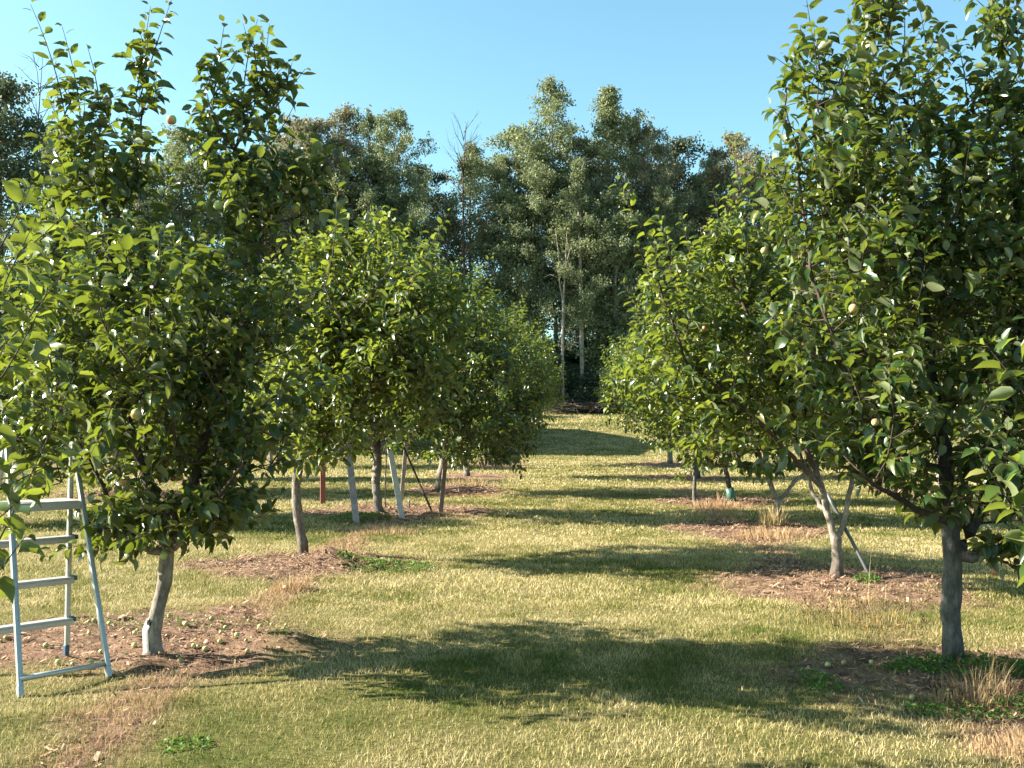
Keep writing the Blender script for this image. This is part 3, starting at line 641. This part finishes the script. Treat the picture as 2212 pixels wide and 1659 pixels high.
# ------------------------------------------------------------------ posts and props round the third left tree
def W3(x, y, d): return np.array([(x - 1106) / FPX * d, d, EYE - (y - 905) / FPX * d])
def foot(x, y):
    d = EYE * FPX / (y - 905); return np.array([(x - 1106) / FPX * d, d, 0.])
def prop(name, a, b, w, t, material, label, cat, round_=False, group='props and posts round the left row trees', caps=0):
    a = np.array(a, float); b = np.array(b, float); gz_ = g1(a[0], a[1]); a[2] = gz_ - .08
    root_loc = (a[0], a[1], gz_); A = a - np.array(root_loc); B = b - np.array(root_loc)
    m = MB()
    if round_:
        n = 8; pts = [A + (B - A) * i / n + np.array([random.uniform(-1, 1), random.uniform(-1, 1), 0]) * .006 for i in range(n + 1)]
        m.tube(pts, w / 2, 10); o = m.build(name, material, None, True, 0, root_loc)
    else:
        m.bar(A, B, w, t, ref=(1, .25, 0)); o = m.build(name, material, None, False, .004, root_loc)
    return tag(o, label, cat, group)
random.seed(3)
def pr(name, x0, y0, x1, y1, dd, w, t, mt, lb, cat, rd=False):
    f = foot(x0, y0); prop(name, f, W3(x1, y1, f[1] + dd), w, t, mt, lb, cat, rd)
pr('wooden_post', 699, 1087, 697, 880, 0, .095, .095, M_RED, 'red-brown square post standing between the second and third left trees', 'post')
pr('wooden_prop', 773, 1130, 752, 960, .5, .10, .03, M_GPOST, 'flat grey board leaning left of the third left trunk', 'tree prop')
pr('thin_stake', 834, 1103, 834, 940, 0, .02, .02, M_DPOST, 'thin dark rod standing upright right beside the third left trunk', 'stake', True)
pr('wooden_prop', 872, 1121, 838, 945, .3, .09, .035, M_PALE, 'pale bleached board leaning just right of the third left trunk', 'tree prop')
pr('wooden_prop', 867, 1080, 880, 930, -.3, .075, .03, M_GPOST, 'grey-brown board leaning right behind the pale bleached board', 'tree prop')
pr('thin_stake', 940, 1112, 872, 965, .6, .035, .03, M_DPOST, 'dark slender pole slanting up to the left from the brown post', 'stake', True)
pr('wooden_post', 951, 1112, 968, 935, 0, .07, .06, M_WPOST, 'brown square post standing in front of the fourth left trunk', 'post')
pr('short_peg', 885, 1100, 884, 1080, 0, .03, .03, M_PIPE, 'short pale peg sticking out of the soil by the props', 'peg', True)
pr('short_stake', 980, 1023, 990, 985, 0, .09, .03, M_PALE, 'whitish stake leaning in the grass behind the brown post', 'stake')
o = None
f = foot(1886, 1256); p = prop('metal_prop', f, W3(1785, 1065, 10.3), .036, .036, M_PIPE, 'grey metal pipe propping the forked Y trunk tree', 'tree prop', True, None)

# ------------------------------------------------------------------ stepladder
def stepladder():
    SL, SR = np.array([-2.836, 5.845]), np.array([-2.473, 6.21]); CR = np.array([-2.94, 6.68]); CL = CR + np.array([-.42, -.42])
    z0 = g1(-2.8, 6.3); root = empty('stepladder', (-2.9, 6.25, z0))
    tag(root, 'aluminium platform stepladder with dark feet caps standing under the first left tree', 'ladder')
    O = np.array([-2.9, 6.25, z0])
    def p(xy, z): return np.array([xy[0], xy[1], z0 + z]) - O
    def gb(xy): return g1(xy[0], xy[1]) - z0
    H = 1.45; TR = CR + np.array([.02, -.02]); TL = TR + np.array([-.29, -.29])
    axd = (.7, .7, 0); pd = (-.7, .7, 0)
    def mixp(a, b, t): return a + (b - a) * t
    rails = {}
    for nm, b_, t_ in (('S', SL, TL), ('S', SR, TR), ('C', CL, TL), ('C', CR, TR)):
        a = p(b_, gb(b_) + .02); b = p(t_, H if nm == 'C' else H - .03)
        if nm == 'S': b = b + np.array([.02, -.02, 0])
        m = MB(); m.bar(a, b, .032 if nm == 'C' else .033, .02, ref=pd)
        # C-channel lips
        m.bar(a + np.array([.7, .7, 0]) * .012 + np.array(pd) * .014, b + np.array([.7, .7, 0]) * .012 + np.array(pd) * .014, .006, .034, ref=pd)
        rl = m.build('rail', M_ALU, root, False, .003)
        m = MB(); d = nrm(b - a); m.bar(a - d * .03, a + d * .04, .044, .028, ref=pd); m.build('foot_cap', M_CAP if nm == 'C' else M_ALU, rl, False, .004)
        rails[(nm, tuple(b_))] = (a, b)
    for z in (.26, .53, .80):
        t = z / H; l = mixp(np.append(CL, 0), np.append(TL, 0), t)[:2]; r = mixp(np.append(CR, 0), np.append(TR, 0), t)[:2]
        m = MB(); m.bar(p(l, z), p(r, z) + np.array([.7, .7, 0]) * .03, .075, .02, ref=pd); m.bar(p(l, z) + np.array([.03, -.03, -.018]), p(r, z) + np.array([.05, -.01, -.018]), .008, .03, ref=pd)
        s = m.build('step', M_STEP, root, False, .004)
        m = MB(); m.bar(p(r, z) + np.array([.7, .7, 0]) * .03, p(r, z) + np.array([.7, .7, 0]) * .045, .09, .028, ref=pd); m.build('step_cap', M_CAP, s)
    z = 1.04; t = z / H
    l = mixp(SL, TL, t); r = mixp(SR, TR, t)
    m = MB(); c = np.array([-.5, .5, 0]) * .16
    m.bar(p(l, z) + c, p(r, z) + c, .26, .03, ref=pd); m.bar(p(l, z - .015) + np.array([.01, -.01, 0]), p(r, z - .015) + np.array([.01, -.01, 0]), .012, .05, ref=pd)
    m.build('platform', M_STEP, root, False, .004)
    m = MB(); m.tube([p(mixp(SL, TL, .04), .075), p(mixp(SR, TR, .05), .075)], .017, 10); m.build('crossbar', M_ALU, root, True)
    m = MB(); m.tube([p(TL, H - .05), p(TL, 1.58), p(mixp(TL, TR, .12), 1.66), p(mixp(TL, TR, .88), 1.66), p(TR, 1.58), p(TR, H - .05)], .014, 10)
    m.build('handle', M_ALU, root, True)
    m = MB(); m.bar(p(mixp(CL, TL, .72), 1.04) + np.array([.02, 0, 0]), p(mixp(SL, TL, .72), 1.04), .02, .006, ref=(0, 0, 1)); m.bar(p(mixp(CR, TR, .72), 1.04), p(mixp(SR, TR, .72), 1.04), .02, .006, ref=(0, 0, 1))
    m.build('spreader', M_ALU, root)
stepladder()

# ------------------------------------------------------------------ fallen apples
GA = 'small apples fallen under the twin-topped tree'; GB = 'small apples fallen under the tall broad tree'
def fallen(cx, cy, rx, ry, n, lb, grp, seed):
    rr = np.random.default_rng(seed)
    for i in range(n):
        a = rr.uniform(0, 6.28); q = math.sqrt(rr.random()); x = cx + rx * q * math.cos(a); y = cy + ry * q * math.sin(a)
        sc = rr.uniform(.45, .95); o = link('fallen_apple', ME_FALL, None, (x, y, g1(x, y) + .017 * sc + .004)); o.scale = (sc,) * 3
        o.rotation_euler = (rr.uniform(-1.5, 1.5), rr.uniform(-1.5, 1.5), rr.uniform(0, 6)); tag(o, lb, 'apple', grp)
fallen(-2.75, 7.25, 1.25, .8, 64, 'small pale green apple fallen on the soil under the twin-topped tree', GA, 4)
fallen(3.0, 6.2, 1.1, .6, 16, 'small pale green apple fallen in the shade of the tall broad tree', GB, 5)

# ------------------------------------------------------------------ weeds and dry tufts
def tuft(name, x, y, n, r, h, w, tint, pink, label, cat, seed, heads=False, lean=.5, material=None):
    rr = np.random.default_rng(seed); a = rr.uniform(0, 6.28, n); q = np.sqrt(rr.random(n)) * r
    px = q * np.cos(a); py = q * np.sin(a) * .7; z0 = g1(x, y); pz = gz(x + px, y + py) - z0 - .005
    hh = h * rr.uniform(.25, 1.15, n) * (1.15 - .85 * (q / r) ** 1.3) * (.6 + .8 * vnoise(px / r * 3 + seed, py / r * 3 + 7, seed)); la = a + rr.normal(0, .8, n); ln = rr.uniform(.05, lean, n) * hh; th = rr.uniform(0, 6.28, n); ww = w * rr.uniform(.6, 1.3, n)
    rows = []
    for t, wf in ((0, 1), (.35, .9), (.7, .6), (1, .08)):
        cx = px + np.cos(la) * ln * t * t; cy = py + np.sin(la) * ln * t * t; cz = pz + hh * (t - .15 * t * t)
        rows.append(np.stack([cx - np.cos(th) * ww * wf / 2, cy - np.sin(th) * ww * wf / 2, cz], 1)); rows.append(np.stack([cx + np.cos(th) * ww * wf / 2, cy + np.sin(th) * ww * wf / 2, cz], 1))
    Vt = np.stack(rows, 1).reshape(-1, 3); i = np.arange(n) * 8
    F = np.concatenate([np.stack([i + 2 * k, i + 2 * k + 1, i + 2 * k + 3, i + 2 * k + 2], 1) for k in range(3)])
    me = mesh_np(name, Vt, [F], material or M_GRASS, True, {'tint': np.repeat(np.clip(tint + rr.normal(0, .15, n), 0, 1), 8), 'pink': np.repeat(np.clip(pink + rr.normal(0, .2, n), 0, 1), 8)})
    o = link(name, me, None, (x, y, z0)); tag(o, label, cat)
    if heads:
        m = MB(); k = 0
        top = Vt.reshape(n, 8, 3)[:, 7]
        for j in rr.choice(n, min(n, 70), replace=False):
            for e in range(3):
                d = rr.normal(0, .02, 3); m.tube([top[j] + d * .2, top[j] + d + np.array([0, 0, .012])], [.003, .0012], 4)
        m.build('seed_heads', M_LITTER if heads is True else heads, o)
    return o
def leafy(name, x, y, n, rx, ry, h, L, label, cat, seed):
    rr = np.random.default_rng(seed); a = rr.uniform(0, 6.28, n); q = np.sqrt(rr.random(n)); z0 = g1(x, y)
    px = rx * q * np.cos(a); py = ry * q * np.sin(a); P = np.stack([px, py, gz(x + px, y + py) - z0 + rr.random(n) * h * (1 - .6 * q)], 1)
    A = nrm(rr.normal(0, 1, (n, 3)) * np.array([1, 1, .5]) + np.array([0, 0, .5]))
    o = link(name, leaf_mesh(name, P, A, L * rr.uniform(.6, 1.3, n), rr.random(n), M_WEED, rr, wr=.5, simple=True), None, (x, y, z0)); return tag(o, label, cat)
tuft('dry_weed', 2.62, 5.72, 420, .26, .26, .0035, .75, .75, 'tall brown dry weed clump in the right foreground corner', 'weed', 51, True)
tuft('dry_grass_tuft', 2.58, 4.95, 900, .35, .12, .004, .8, .9, 'pinkish dead grass patch at the bottom right corner', 'grass tuft', 52)
w_ = tuft('dry_weed', 2.75, 7.9, 600, .48, .24, .0035, .55, .25, 'wide wispy dry weed with orange flower specks between the first two right trunks', 'weed', 53, True)
m = MB(); rr = np.random.default_rng(7)
for k in range(9):
    c = np.array([rr.uniform(-.2, .45), rr.uniform(-.45, -.2), rr.uniform(.03, .13)]); 
    for e in range(5):
        an = e * 1.256; m.add([c, c + np.array([math.cos(an) * .016, math.sin(an) * .006, .012]), c + np.array([math.cos(an + .7) * .016, math.sin(an + .7) * .006, .014])], [(0, 1, 2)])
m.build('orange_flowers', M_CAPS, w_)
tuft('tall_grass_stems', 2.95, 8.55, 26, .5, .52, .005, .5, .1, 'few tall thin green stems rising before the forked Y trunk', 'grass tuft', 54, False, .35)
tuft('golden_grass_tuft', 3.85, 14.9, 260, .2, .45, .010, .85, .35, 'tall golden dry grass tuft at the foot of the third right trunk', 'grass tuft', 55, False, .6)
tuft('dry_grass_tuft', 3.55, 13.6, 800, .6, .2, .009, .8, .75, 'wide pinkish dry tuft in front of the golden grass', 'grass tuft', 56)
tuft('dry_grass_tuft', 3.75, 18.2, 600, .6, .26, .012, .7, .85, 'reddish dry tuft between the young tree and the green trunk guard', 'grass tuft', 57)
tuft('dry_grass_tuft', -1.75, 14.3, 500, .5, .16, .009, .75, .8, 'low pinkish dry tuft before the propped third left tree', 'grass tuft', 58)
tuft('dry_grass_tuft', -2.05, 9.4, 600, .22, .17, .006, .75, .8, 'narrow dry tuft on the line between the first two left trunks', 'grass tuft', 59)
tuft('dry_grass_tuft', -1.1, 24, 400, .8, .3, .014, .8, .6, 'dry tuft past the twig heap near the fourth left trunk', 'grass tuft', 60)
leafy('green_weed', -1.35, 10.9, 900, .55, .42, .07, .04, 'bright green leafy weed patch right of the second left trunk', 'weed', 61)
leafy('green_weed', 2.9, 6.45, 1300, .55, .25, .10, .035, 'dark green weeds round the foot of the thick grey trunk', 'weed', 62)
leafy('green_weed', 2.65, 5.55, 600, .5, .14, .05, .035, 'thin strip of green weeds along the front of the right soil bed', 'weed', 63)
leafy('green_weed', 1.85, 6.1, 200, .12, .25, .05, .035, 'green weeds at the left end of the right soil bed', 'weed', 64)
leafy('green_weed', -2.4, 15.9, 600, .5, .5, .12, .05, 'green weed patch beside the flat grey leaning board', 'weed', 65)
leafy('green_weed', 3.45, 9.8, 160, .14, .1, .08, .04, 'small green weed at the foot of the metal pipe prop', 'weed', 66)
leafy('green_weed', -2.6, 7.75, 420, .75, .25, .03, .025, 'low green weeds behind the trunk of the twin-topped tree', 'weed', 68)
leafy('green_weed', -1.55, 7.15, 200, .25, .2, .04, .025, 'small green weeds at the right end of the apple-strewn soil', 'weed', 69)
leafy('green_weed', -1.6, 4.95, 110, .13, .12, .04, .03, 'little green clover patch in the left foreground lawn', 'weed', 67)
m = MB()
for k in range(60):
    c = rr.normal(0, 1, 3) * np.array([.35, .25, .03]) + np.array([0, 0, .08]); d = rr.normal(0, 1, 3) * np.array([.3, .2, .06]); m.tube([c - d, c + rr.normal(0, .03, 3), c + d], [.008, .006, .003], 5)
tag(m.build('twig_heap', M_WPOST, None, True, 0, (-.95, 22.0, g1(-.95, 22.0))), 'small heap of pruned twigs right of the fourth left trunk', 'twig heap')
m = MB()
for k in range(260):
    c = rr.normal(0, 1, 3) * np.array([1.6, .6, .16]) + np.array([0, 0, .25]); d = rr.normal(0, 1, 3) * np.array([.7, .4, .22]); m.tube([c - d, c + rr.normal(0, .08, 3), c + d], [.03, .022, .010], 5)
tag(m.build('brush_pile', M_DPOST, None, True, 0, (4.8, 55.5, g1(4.8, 55.5))), 'dark pile of cut branches at the far end of the aisle', 'brush pile')

# ------------------------------------------------------------------ brown house beyond the left row
def house():
    m_, t, b = mat('brown_board_siding')
    tc = N(t, 'ShaderNodeTexCoord'); f = noise(t, 3, 5, tc.outputs['Object'])
    c = mixc(t, f, (.10, .062, .050), (.17, .105, .085)); t.links.new(c, b.inputs['Base Color']); b.inputs['Roughness'].default_value = .85
    roofm = plain('dark_shingle', (.10, .085, .08), .9, 0, .3, 8); trim = plain('pale_trim', (.33, .27, .24), .7)
    glass = plain('window_glass', (.03, .035, .04), .08)
    x0, x1, y0, y1 = -23, -4.6, 37.4, 46.5; zb = .25; ze = 5.3
    root = empty('brown_house', ((x0 + x1) / 2, y0, zb)); tag(root, 'long brown board-sided house glimpsed through the left row', 'house')
    O = np.array([(x0 + x1) / 2, y0, zb])
    def bx(m, a, b_): a = np.array(a, float) - O; b_ = np.array(b_, float) - O; m.box((a + b_) / 2, b_ - a)
    m = MB(); bx(m, (x0, y0, zb - .5), (x1, y1, ze))
    k = x0 + .3
    while k < x1 - .2: bx(m, (k, y0 - .03, zb), (k + .05, y0 - .001, ze - .26)); k += .42
    m.build('wall', m_, root)
    m = MB(); bx(m, (x0 - .1, y0 - .05, ze - .25), (x1 + .1, y0 - .003, ze - .02)); m.build('fascia', trim, root)
    m = MB(); v = np.array([(x0 - .5, y0 - .7, ze - .05), (x1 + .3, y0 - .7, ze - .05), (x1 + .3, y1 + .7, ze - .05), (x0 - .5, y1 + .7, ze - .05), (x0 - .5, (y0 + y1) / 2, ze + 1.1), (x1 + .3, (y0 + y1) / 2, ze + 1.1)]) - O
    m.add(v, [(0, 1, 5, 4), (2, 3, 4, 5), (0, 4, 3), (1, 2, 5), (0, 3, 2, 1)]); m.build('roof', roofm, root)
    for xc in (-20.5, -16, -11.5, -7.5):
        m = MB(); bx(m, (xc - .75, y0 - .09, 2.0), (xc + .75, y0 - .031, 2.09)); bx(m, (xc - .75, y0 - .09, 3.3), (xc + .75, y0 - .031, 3.39)); bx(m, (xc - .75, y0 - .09, 2.09), (xc - .66, y0 - .031, 3.3)); bx(m, (xc + .66, y0 - .09, 2.09), (xc + .75, y0 - .031, 3.3))
        w = m.build('window', trim, root); m = MB(); bx(m, (xc - .66, y0 - .05, 2.09), (xc + .66, y0 - .034, 3.3)); m.build('pane', glass, w)
house()

# ------------------------------------------------------------------ woods
def wood_proto(seed, h, crown0, width, nleaf, leaf, shape, thin=1., tr=.14, cl=.55):
    """returns (trunk mesh, crown mesh)"""
    rr = np.random.default_rng(seed); P = [np.array([0, 0, -.3])]; par = [-1]; rd = [tr]
    n = 24
    for i in range(1, n + 1):
        f = i / n; P.append(np.array([math.sin(f * 3 + seed) * .3 * f, math.cos(f * 2.3 + seed) * .3 * f, h * f * .97])); par.append(i - 1); rd.append(tr * (1 - .9 * f) + .01)
    tips = []
    nb = int(64 * thin)
    for b_ in range(nb):
        u = ((b_ + rr.random()) / nb) ** .85; f = crown0 + (1 - crown0) * u; j = min(max(int(f * n), 1), n - 1); a = b_ * 2.4 + rr.normal(0, .4)
        L = width * shape(u) * rr.uniform(.5, 1.05) * (1.3 if rr.random() < .10 else 1); q = P[j] + (P[j + 1] - P[j]) * (f * n - j); prev = j; m = max(3, int(L / .4))
        dirv = nrm(np.array([math.cos(a), math.sin(a), rr.uniform(.35, 1.15)]))
        for s in range(1, m + 1):
            g = s / m; p = q + dirv * L * g + np.array([0, 0, -.30 * L * g * g]) + rr.normal(0, .06, 3); P.append(p); par.append(prev); rd.append(max(.009, tr * .3 * (1 - u * .6) * (1 - .85 * g))); prev = len(P) - 1
            if g > .2: tips.append(p)
    tips.append(P[n])
    P = np.array(P); par = np.array(par); rd = np.array(rd); tips = np.array(tips)
    trunk = tubes('trunk', P, par, rd, np.arange(1, len(P)), 7, M_BIRCHB)
    nc = 9; k = rr.integers(0, len(tips), int(nleaf / nc)); keepc = rr.random(len(k)) < .72 + .5 * (vnoise(tips[k][:, 0] * .5 + tips[k][:, 1] * .3 + 40, tips[k][:, 2] * .55 + 9, seed) - .5) * 2; k = k[keepc]; uu = np.clip((tips[k][:, 2] / h - crown0) / (1 - crown0), 0, 1)[:, None]; c = tips[k] + rr.normal(0, cl * .6, (len(k), 3)) * np.array([1, 1, .8]) * (1.15 - .55 * uu)
    sz = rr.uniform(.5, 1.25, (len(k), 1)) * (1.15 - .6 * uu); Pn = np.repeat(c, nc, 0) + rr.normal(0, 1, (len(k) * nc, 3)) * np.array([.26, .26, .22]) * cl * 1.5 * np.repeat(sz, nc, 0)
    A = nrm(rr.normal(0, 1, Pn.shape) + np.array([0, 0, -.5]))
    m_ = len(Pn); L = leaf * rr.uniform(.6, 1.3, m_); S = nrm(np.cross(A, rr.normal(0, 1, Pn.shape))); Lc = L[:, None]
    Vl = np.stack([Pn, Pn + A * Lc * .45 + S * Lc * .36, Pn + A * Lc, Pn + A * Lc * .45 - S * Lc * .36], 1).reshape(-1, 3); i = np.arange(m_) * 4
    ct = np.repeat(rr.random(len(k)) * .6, nc); tint = np.clip(ct + .4 * rr.random(m_), 0, 1)
    crown = mesh_np('crown', Vl, [np.stack([i, i + 1, i + 2, i + 3], 1)], M_BIRCH, False, {'tint': np.repeat(tint, 4)})
    return trunk, crown
egg = lambda u: (1 - u) ** .62 * min(1, .5 + 2.2 * u) + .05
cone = lambda u: (1 - u) ** .85 * min(1, .6 + 2 * u) + .05
bushy = lambda u: math.sqrt(max(.02, 1 - (1.72 * u - .72) ** 2)) * (1 - .15 * u)
PR = [wood_proto(101, 21, .28, 5.2, 48000, .15, egg), wood_proto(102, 21, .30, 5.8, 48000, .15, cone), wood_proto(103, 16, .22, 4.6, 38000, .155, bushy),
      wood_proto(104, 17, .40, 3.2, 15000, .15, egg, .8), wood_proto(105, 12, .12, 3.4, 30000, .20, bushy), wood_proto(106, 5, .02, 2.0, 16000, .16, bushy, .8, .08, .45),
      wood_proto(107, 20, .25, 6.2, 52000, .155, bushy)]
PH = [21, 21, 16, 17, 12, 5, 20]
def variant(me, material):
    c = me.copy(); c.materials.clear(); c.materials.append(material); return c
PRT = [(t_, variant(c_, M_TANW)) for t_, c_ in PR]
PRD = [(variant(t_, M_WOODB), variant(c_, M_DARKW)) for t_, c_ in PR]
GW = 'woodland trees beyond the orchard'
def wood(px, topy, Y, k, label, darkv=False, rz=None, wsc=1., name='birch_tree', cat='tree', grp=GW):
    x = (px - 1106) / FPX * Y; z = g1(x, Y); top = EYE - (topy - 905) / FPX * Y; s = (top - z) / PH[k]
    root = empty(name, (x, Y, z), rz if rz is not None else (px * .37) % 6.28); root.scale = (s * wsc, s * wsc, s); tag(root, label, cat, grp)
    t_, c_ = (PRT if darkv == 2 else PRD if darkv else PR)[k]
    link('trunk', t_, root); link('crown', c_, root); return root
wood(1200, 150, 60, 0, 'tallest birch with two-pointed feathery top above the aisle end')
wood(1318, 165, 61, 1, 'tall birch with narrow spire top right of the two-pointed birch')
wood(1110, 262, 62, 2, 'rounded olive birch just left of the two-pointed birch')
wood(1255, 330, 57.5, 1, 'slender birch whose pale trunk shows straight down the aisle', False, .4, .8)
wood(1400, 255, 61, 6, 'broad olive birch right of the spire-topped birch', 2, None, .75)
wood(1020, 290, 63, 3, 'thin-crowned birch beside the sky gap, twigs showing')
wood(1475, 285, 65, 2, 'dark dense tree right of the broad olive birch', True, None, 1, 'dark_tree')
wood(1590, 275, 60, 2, 'small pale-topped birch standing apart left of the tall right tree', 2, None, .85)
wood(1530, 370, 67, 2, 'dark lower tree between the dense tree and the pale-topped birch', True, None, 1., 'dark_tree')
wood(1680, 345, 66, 2, 'dark tree half hidden by the tall right apple tree', True, None, 1, 'dark_tree')
wood(850, 225, 60, 6, 'broad feathery birch left of the sky gap', False, None, .7)
wood(735, 212, 62, 0, 'tan-topped birch above the second left apple tree', 2)
wood(640, 240, 60, 2, 'tan-grey birch peeking past the right top of the twin-topped tree', 2)
wood(540, 330, 63, 2, 'low birch behind the right lobe of the twin-topped tree')
wood(385, 262, 60, 2, 'birch seen in the notch between the two apple tree tops')
wood(905, 345, 66, 2, 'lower dark tree at the left side of the sky gap', True, None, .9, 'dark_tree')
wood(1262, 300, 60.5, 6, 'birch filling the dip between the two-pointed and the spire-topped birch', 2, 2.2, .7)
wood(1370, 235, 62.5, 6, 'tall full birch close behind the right side of the spire-topped birch', False, 4.2, .7)
wood(1085, 320, 60.5, 6, 'full olive birch at the right rim of the sky gap', False, 1.2, .6)
wood(690, 240, 61, 6, 'full tan birch in the middle of the left woods', 2, 5.2, .7)
wood(795, 228, 62, 6, 'full grey birch whose crown merges with the feathery broad one', False, 2.9, .7)
wood(590, 300, 61, 6, 'full birch close behind the right tip of the twin-topped tree', False, .3, .7)
wood(1535, 330, 61, 6, 'full birch merging into the small pale-topped one', False, .7, .6)
wood(965, 420, 61, 3, 'small open birch filling the left part of the aisle backdrop')
wood(1165, 350, 59, 2, 'bushy birch in front between the bleached trunk and the rounded birch', False, 2., .9)
wood(1330, 400, 58, 2, 'bushy grey-green birch right of the straight pale trunk', False, .9, 1.0)
wood(1440, 400, 59, 6, 'low broad birch above the right row of apple trees', False, 3.1, .8)
wood(790, 330, 60, 2, 'bushy birch low in front of the feathery broad one')
wood(0, 150, 42, 2, 'dark tree at the left edge rising beside the twin-topped tree', True, 1., 1.0, 'dark_tree')
wood(110, 260, 55, 3, 'sparse grey birch between the left edge tree and the twin top')
wood(280, 330, 60, 2, 'birch showing low behind the left lobe of the twin-topped tree')
wood(-120, 200, 50, 6, 'birch at the far left beyond the edge tree', False, None, .8)
wood(-330, 200, 55, 0, 'tall birch outside the left edge of the woods')
for q, (px, ty, Y, k) in enumerate([(1830, 330, 64, 2), (1960, 300, 62, 0), (2110, 280, 60, 2), (2260, 300, 60, 6), (2420, 290, 60, 0), (2600, 300, 58, 2), (2800, 280, 56, 6), (3000, 300, 54, 2)]):
    wood(px, ty, Y, k, 'birch of the right woods hidden behind the tall broad apple tree', q % 3 == 2, None, .9)
for q, (px, ty, Y) in enumerate([(900, 600, 72), (1010, 690, 76), (1130, 620, 74), (1230, 640, 78), (1330, 480, 74), (1440, 480, 76), (1570, 500, 76), (1700, 520, 74), (790, 480, 72), (660, 500, 70), (520, 500, 72), (380, 480, 70), (230, 500, 72), (80, 500, 70), (-100, 480, 68), (1850, 520, 74), (2000, 500, 72), (2150, 500, 70), (2300, 520, 70), (2500, 500, 68)]):
    wood(px, ty, Y, 4, 'dark lower tree filling the back of the woods', True, q * 1.3, .95, 'dark_tree', 'tree', 'dark trees at the back of the woods')
for q, (px, ty, Y) in enumerate([(1040, 690, 59), (1120, 720, 58.5), (1180, 740, 58), (1330, 700, 58), (1400, 680, 59), (1480, 700, 58.5), (1570, 690, 59), (960, 700, 60), (860, 690, 60), (740, 690, 60), (620, 690, 60), (1680, 690, 60), (1800, 690, 60), (1950, 690, 60), (1250, 790, 57.5), (1190, 810, 56.5), (1310, 800, 56.5), (1350, 780, 57), (2090, 700, 60), (2230, 690, 59), (2380, 700, 58), (2540, 690, 57), (480, 690, 60), (340, 700, 60), (180, 690, 58), (20, 690, 56), (1270, 740, 62), (1210, 760, 62)]):
    wood(px, ty, Y, 5, 'shrub of the dark undergrowth along the foot of the woods', q % 3 != 0, q * 1.9, 1.3 if ty < 750 else 1.6, 'shrub', 'shrub', 'undergrowth shrubs along the woods')
# bleached dead forked trunk and a bare one
def dead(px, Y, pts_list, label, material=M_DEADB, name='dead_tree'):
    x = (px - 1106) / FPX * Y; z = g1(x, Y); root = empty(name, (x, Y, z)); tag(root, label, 'tree', None)
    m = MB()
    for pts, r0, r1 in pts_list:
        q = np.array([((a - px) / FPX * Y, o, EYE - (b - 905) / FPX * Y - z) for a, b, o in pts]); m.tube(q, np.linspace(r0, r1, len(q)), 8)
    m.build('trunk', material, root, True)
dead(1216, 56.5, [([(1216, 885, 0), (1215, 800, 0), (1216, 715, 0), (1217, 640, 0)], .10, .075), ([(1217, 645, 0), (1222, 580, 0), (1225, 500, .1)], .065, .012), ([(1216, 650, 0), (1208, 600, .1), (1207, 540, .2), (1200, 490, .2)], .055, .010),
                ([(1224, 570, 0), (1234, 530, -.2)], .05, .02), ([(1208, 600, 0), (1190, 590, .3), (1175, 595, .5)], .03, .012)], 'bleached white forked dead trunk at the end of the aisle')
dead(1257, 57.2, [([(1259, 880, 0), (1257, 760, 0), (1256, 640, 0), (1253, 520, 0), (1251, 440, 0)], .15, .08)], 'straight pale bare trunk right of the bleached forked one', M_BIRCHB, 'bare_tree')
rb = np.random.default_rng(9)
def bare(px, topy, Y, label, seed):
    rb = np.random.default_rng(seed); x = (px - 1106) / FPX * Y; z = g1(x, Y); H = EYE - (topy - 905) / FPX * Y - z
    root = empty('bare_tree', (x, Y, z)); tag(root, label, 'tree'); m = MB()
    m.tube([(0, 0, -.3), (.2, 0, H * .4), (.1, .1, H * .8), (.3, .1, H)], [.13, .09, .04, .01], 7)
    for k in range(60):
        f = rb.uniform(.3, .97); a = rb.uniform(0, 6.28); L = H * .16 * (1.1 - f) + .5; c = np.array([.15, .05, H * f]); d = np.array([math.cos(a), math.sin(a), rb.uniform(.5, 1.6)]) * L
        m.tube([c, c + d * .5 + rb.normal(0, .06, 3), c + d], [.025, .014, .006], 4)
        for e in range(3):
            c2 = c + d * rb.uniform(.3, .9); d2 = rb.normal(0, 1, 3) * .5 * L * .4 + d * .25; m.tube([c2, c2 + d2], [.009, .004], 4)
    m.build('trunk', M_TWIG, root, True)
bare(995, 262, 58, 'bare twiggy tree standing in front of the sky gap', 1)
bare(65, 110, 50, 'bare thin tree at the left edge with twigs above the birches', 2)
bare(565, 240, 57, 'bare twiggy top beside the right lobe of the twin-topped tree', 3)
